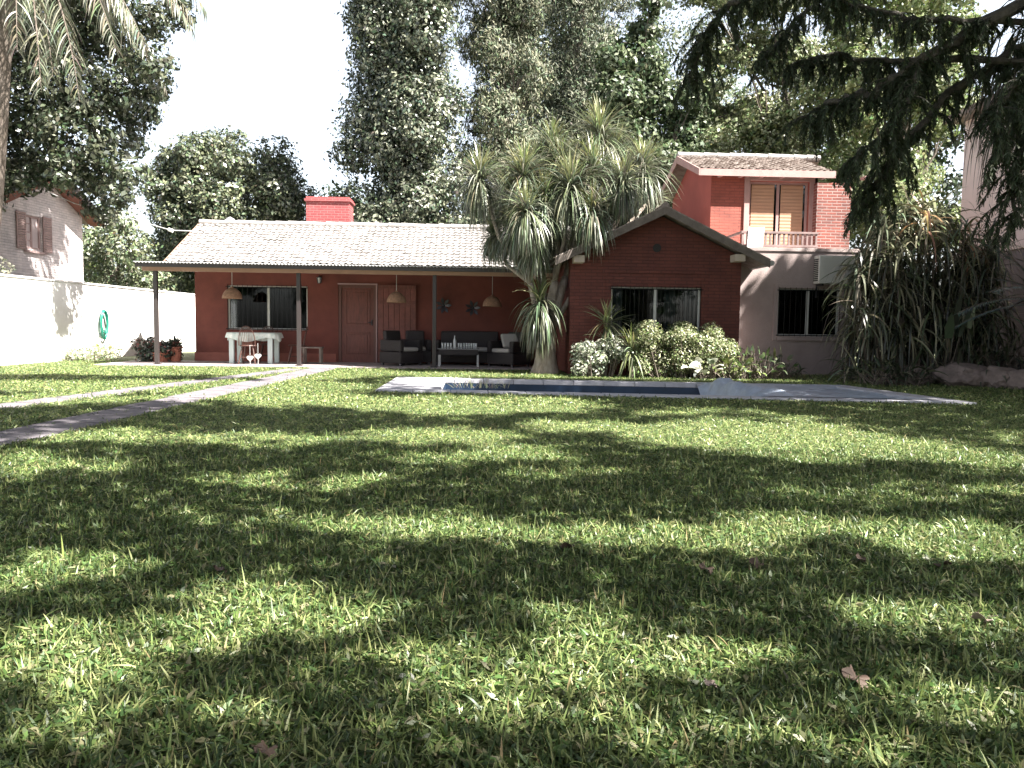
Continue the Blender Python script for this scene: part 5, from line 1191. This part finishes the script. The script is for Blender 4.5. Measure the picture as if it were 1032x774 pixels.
# left potted succulents and bedding plants along the wall
for px, py, r_k, h_k, lab, sd in ((163, 366, 0.26, 0.22, 'wide terracotta bowl of dark succulents beside the first porch post', 1), (177, 366, 0.16, 0.36, 'tall terracotta pot with a pointed succulent right of the bowl', 2)):
    c = gnd(px, py - 0.5); e = empty('plant_pot', c + Vector((0, 0, 0.0)), 0, lab, 'plant pot', 'pots beside the first porch post')
    mb = MB(); mb.lathe([(0, 0), (r_k * 0.72, 0), (r_k, h_k), (r_k + 0.02, h_k + 0.01), (r_k + 0.02, h_k + 0.04), (r_k - 0.02, h_k + 0.04), (r_k - 0.03, h_k - 0.03), (0, h_k - 0.03)], n=24); mb.build('pot', 'terracotta', e)
    lm = LM(); n = 260; q = unit(rng.normal(size=(n, 3)) + np.array([0, 0, .6])); P = np.array([0, 0, h_k]) + q * np.array([r_k * 0.8, r_k * 0.8, 0.22]) * rng.uniform(0.3, 1.0, (n, 1)); lm.add(ribbons(P, q, rng.uniform(0.1, 0.2, n), 0.045, 0.3, 3), tints(n, 8, (0.06, 0.08, 0.06), 0.3, (0.18, 0.08, 0.07), 0.25)); lm.build('foliage', 'gloss', e, smooth=True)
c = gnd(150, 366); g = (c.x, c.y + .3, 0)
shrub('dark_succulent', g, [(rnd.uniform(-.35, .55), rnd.uniform(-.2, .2), rnd.uniform(0.12, 0.5), 0.16) for k in range(16)], 1500, 0.10, (0.055, 0.07, 0.055), (0.2, 0.08, 0.07), 0.15, 'mound of dark reddish succulents behind the pots by the first post', m='gloss', cat='plant')
g = (-10.1, 19.6, 0); shrub('pale_shrub', (-10.9, 20.4, 0), [(rnd.uniform(-.3, .5), rnd.uniform(-.6, .6), rnd.uniform(0.1, 0.22), 0.2) for k in range(12)], 1300, 0.07, (0.30, 0.34, 0.20), (0.5, 0.5, 0.4), 0.2, 'low pale bush at the foot of the white wall')
broad_plant((-11.0, 21.3, 0), 24, 0.30, 0.10, 'yellowish broad leaved plant against the white wall near the hose', (0.32, 0.32, 0.12), (0.5, 0.5, 0.3), 0.3, 0.16, stemL=0.35)
for i, (yy, n) in enumerate(((17.0, 700),)):
    shrub('climbing_plant', (-11.6, yy + 0.6, 0), [(rnd.uniform(-.2, .2), rnd.uniform(-1.3, .5), rnd.uniform(1.85, 2.35), 0.22) for k in range(14)], n * 2, 0.08, (0.2, 0.22, 0.15), (0.4, 0.4, 0.3), 0.3, 'pale climbing plant showing over the top of the white wall at the far left')

# tall stray grass heads by the pool edge
e = empty('weed_tuft', gnd(478, 391), 0, 'tuft of pale seed stalks at the near pool edge', 'weeds'); lm = LM(); n = 70
P = np.stack([rng.uniform(-0.35, 0.55, n), rng.normal(0, .05, n), np.zeros(n)], 1); D = np.stack([rng.normal(0, .5, n), rng.normal(0, .3, n), np.ones(n)], 1)
lm.add(ribbons(P, D, rng.uniform(0.10, 0.24, n), 0.012, 0.8, 4), tints(n, 10, (0.4, 0.4, 0.28), 0.2)); o = lm.build('stalks', 'grass', e)

# fallen leaves on the lawn
def fallen_leaf(px, py, size, rz, tilt, m, label):
    c = gnd(px, py, 0.04); size *= 0.85; pts = []
    for k in range(40):
        a = 2 * math.pi * k / 40; r_k = size * (0.32 + 0.2 * abs(math.cos(2.5 * a)) ** 0.6 + 0.03 * math.sin(11 * a)); pts.append((r_k * math.cos(a), r_k * math.sin(a), 0.14 * size * math.cos(3 * a + 1) + 0.25 * r_k * r_k / size))
    mb = MB(); mb.add([(0, 0, 0.002), *pts], [(0, k + 1, (k + 1) % 40 + 1) for k in range(40)]); mb.tube([(0.3 * -size, 0, 0.01), (-0.85 * size, 0.05 * size, 0.02)], 0.0015, 5)
    o = mb.build('fallen_leaf', m); s_ = o.modifiers.new('t', 'SOLIDIFY'); s_.thickness = 0.0008
    o.location = c; o.rotation_euler = (tilt, 0.2, rz); tag(o, label, 'leaf', 'fallen leaves on the lawn')
fallen_leaf(862, 683, 0.088, 0.4, 0.5, 'dead', 'largest brown fallen leaf, lying in shade on the right of the near lawn')
fallen_leaf(989, 624, 0.075, 2.0, 0.6, 'deadpale', 'pale pinkish fallen leaf near the right edge of the lawn')
fallen_leaf(716, 689, 0.05, 1.2, 0.3, 'deadpale', 'small pale fallen leaf in the near centre right grass')
fallen_leaf(712, 573, 0.075, 0.7, 0.5, 'dead', 'small brown leaf in the dark shade band, centre right')
fallen_leaf(572, 551, 0.08, 2.7, 0.5, 'dead', 'brown leaf at the edge of the sunlit band near the centre')
fallen_leaf(950, 569, 0.08, 3.1, 0.4, 'dead', 'reddish leaf where the sun meets the shade at the right')
fallen_leaf(762, 568, 0.07, 0.1, 0.6, 'dead', 'tiny brown leaf just right of the one in the dark shade band')
fallen_leaf(868, 563, 0.07, 0.9, 0.6, 'dead', 'small brown leaf left of the reddish one')
fallen_leaf(222, 574, 0.07, 1.9, 0.4, 'dead', 'small dark leaf in the left shade')
fallen_leaf(268, 756, 0.06, 0.9, 0.3, 'dead', 'small curled brown leaf at the near left of the lawn')

# ------------------------------------------------------------------ shade trees standing outside the frame, right of and behind the camera
LIT = [  # (px, py, rx, ry, tilt, brightness) sunlit openings as they fall on the lawn
    (50, 578, 95, 17, -0.05, .95), (245, 598, 68, 11, -0.16, .9), (275, 632, 115, 21, -0.04, 1), (60, 668, 100, 30, 0, .7), (410, 534, 115, 12, 0.0, 1), (640, 545, 165, 12, 0.05, .95), (15, 470, 45, 13, 0, .9), (95, 473, 48, 7, 0, .7),
    (260, 446, 72, 8, 0, .7), (290, 486, 90, 8, 0, .5), (265, 530, 32, 8, 0, .5), (195, 520, 24, 10, 0, .5), (310, 403, 75, 7, 0, .8), (440, 409, 100, 9, 0, 1), (440, 441, 90, 7, 0, .85), (450, 462, 70, 6, 0, .6), (555, 409, 50, 6, 0, .9), (590, 431, 62, 6, 0, .85), (530, 459, 52, 9, 0, .9), (560, 478, 60, 6, 0, .5),
    (800, 445, 145, 19, 0.06, 1), (1000, 468, 60, 10, 0.1, .9), (900, 500, 120, 9, 0, .5), (950, 547, 95, 19, 0.08, .9), (800, 533, 75, 14, 0, .75), (940, 628, 95, 15, 0.08, .8), (578, 672, 60, 46, 0.5, .6), (650, 662, 105, 26, 0.3, .6), (755, 663, 50, 11, 0, .5), (950, 715, 100, 16, 0.1, .75), (900, 755, 90, 18, 0, .5), (470, 700, 75, 45, 0.3, .5), (150, 735, 110, 22, 0, .35), (700, 745, 90, 25, 0, .4),
    (160, 390, 200, 6, 0, 1), (120, 373, 230, 5, 0, 1), (200, 400, 130, 4.5, -0.03, 1), (60, 402, 85, 6, -0.05, 1), (300, 378, 90, 5, 0, .9), (100, 441, 70, 6, 0, .7), (430, 387, 50, 6, 0, 1), (330, 390, 70, 4, 0, .8), (700, 416, 60, 3, 0, .6), (1010, 440, 30, 5, 0, .6),
]
def lightness(px, py):
    v = 0.0
    n_ = noise.fractal(Vector((px * 0.010, py * 0.045, 0)), 1, 2, 3) * 0.55
    for (cx, cy, rx, ry, t, b) in LIT:
        dx = px - cx; dy = py - cy - dx * t; q = (dx / rx / 1.12) ** 2 + (dy / ry / 1.15) ** 2
        if q < 3: v = max(v, b ** 0.5 * min(1, max(0, (1.45 - q + n_) / 0.7)))
    return min(1, v + max(0, n_ - 0.28) * 0.8)
def proj(P):
    d = P - CAM; z = d.dot(f_); return 516 + FPX * d.dot(r_) / z, 387 - FPX * d.dot(u_) / z
shade_pts = []    # (target point, clump height, radius)
y = 1.2
while y < 15.6:
    step = 0.095 if y < 3 else (0.13 if y < 5 else (0.19 if y < 8 else 0.26))
    hw__ = 0.66 * y + 0.9; x = -hw__
    while x < hw__ + 0.3:
        P = Vector((x + rnd.uniform(-.3, .3) * step, y + rnd.uniform(-.3, .3) * step, 0)); px, py = proj(P)
        L = lightness(px, py)
        if x < -11: L = 1
        if rnd.random() > L * 1.1: shade_pts.append((P, (rnd.uniform(4.6, 5.2) if y < 5 else rnd.uniform(6.6, 7.6)) + 0.18 * max(0, y - 5), step / 0.27))
        x += step
    y += step
n_lawn = len(shade_pts)
# shade on the gable wall and on the lower right of the grey wall
for _ in range(420):
    u = rnd.uniform(g0 - 0.1, g1 + 0.05); z = rnd.uniform(0, roofz(u) - 0.2)
    if z > 2.6 and u < pk.x - 0.2: continue
    shade_pts.append((hw(u, GV, z), rnd.uniform(8.2, 9.6), 1.0))
for _ in range(260):
    px = rnd.uniform(752, 862); py = rnd.uniform(285, 378)
    if px < 764 and py < 330: continue
    p = U(px, py, KV); shade_pts.append((hw(p.x, KV, p.z), rnd.uniform(8.6, 9.8), 1.0))
for _ in range(90):
    px = rnd.uniform(855, 1010); py = rnd.uniform(310, 385); q = at(px, py, 15.6); shade_pts.append((q, rnd.uniform(8.6, 10), 1.0))
print('shade clumps', len(shade_pts), n_lawn)
bases = [Vector((8.3, -4.5, 0)), Vector((11.6, 1.5, 0)), Vector((3.0, -6.0, 0)), Vector((14.8, 8.6, 0)), Vector((13.2, 5.0, 0))]
labs = ['broad shade tree right of the camera, behind it', 'broad shade tree right of the camera, level with the near lawn', 'shade tree behind the camera', 'tall shade tree on the right beyond the cedar', 'tall shade tree on the right beside the cedar']
bins = [[] for _ in bases]; binr = [[] for _ in bases]
for P, h, r in shade_pts:
    c = P + SD * ((h - P.z) / SD.z); px, py = proj(c); 
    i = min(range(len(bases)), key=lambda k: (bases[k].xy - c.xy).length); bins[i].append(c); binr[i].append(r)
for i, (b, cs) in enumerate(zip(bases, bins)):
    if not cs: continue
    e = empty('shade_tree', b, 0, labs[i], 'tree', 'shade trees outside the view'); lm = LM()
    C_ = np.array([tuple(c) for c in cs]); N_ = len(C_); per = 16; R_ = np.repeat(np.array(binr[i]), per)
    P = np.repeat(C_, per, 0) + rng.normal(0, 0.13, (N_ * per, 3)) * R_[:, None] - np.array(tuple(b))
    lm.add(diamonds(P, rng.uniform(0.13, 0.24, N_ * per) * R_, 0.75, Nrm=np.tile(np.array(tuple(SD)), (N_ * per, 1))), tints(N_ * per, 4, (0.06, 0.09, 0.035), 0.3)); lm.build('crown', 'leaf', e)
    mb = MB(); mb.tube([(0, 0, -0.1), (0.1, 0, 2.5), (0, 0.1, 5), (0.1, 0, 7.2)], [0.34, 0.26, 0.22, 0.12], 10, wob=0.05); mb.build('trunk', 'bark', e, smooth=True)
    mb = MB()
    for k in range(0, N_, max(1, N_ // 12)):
        c = cs[k] - b; mb.tube([(0, 0, min(7, 3.5 + rnd.random() * 3)), c * 0.5 + Vector((0, 0, 2.8)), c], [0.04, 0.022, 0.008], 5)
    mb.build('limbs', 'bark', e)

# unseen trees added behind and beside the camera to cut down the sky light
for i, (x, y, lab) in enumerate(((-17, -9, 'added sky screening tree behind the camera on the far left'), (-9, -13, 'added sky screening tree behind the camera on the left'), (0, -14, 'added sky screening tree straight behind the camera'), (10, -15, 'added sky screening tree behind the camera on the right'), (-21, 1, 'added sky screening tree left of the camera beyond the white wall'), (21, -7, 'added sky screening tree far right behind the camera'), (-19, 9, 'added sky screening tree beyond the white wall at the left'), (20, 3, 'added sky screening tree far right level with the lawn'))):
    make_tree('sky_screen_tree', (x, y, 0), 6, 0.3, ell_clumps((x, y, 5.6), (3.6, 3.4, 4.6), 26, 1.7, 60 + i), lab, 5000, 0.5, (0.05, 0.075, 0.035), group='unseen trees added to cut the sky light')
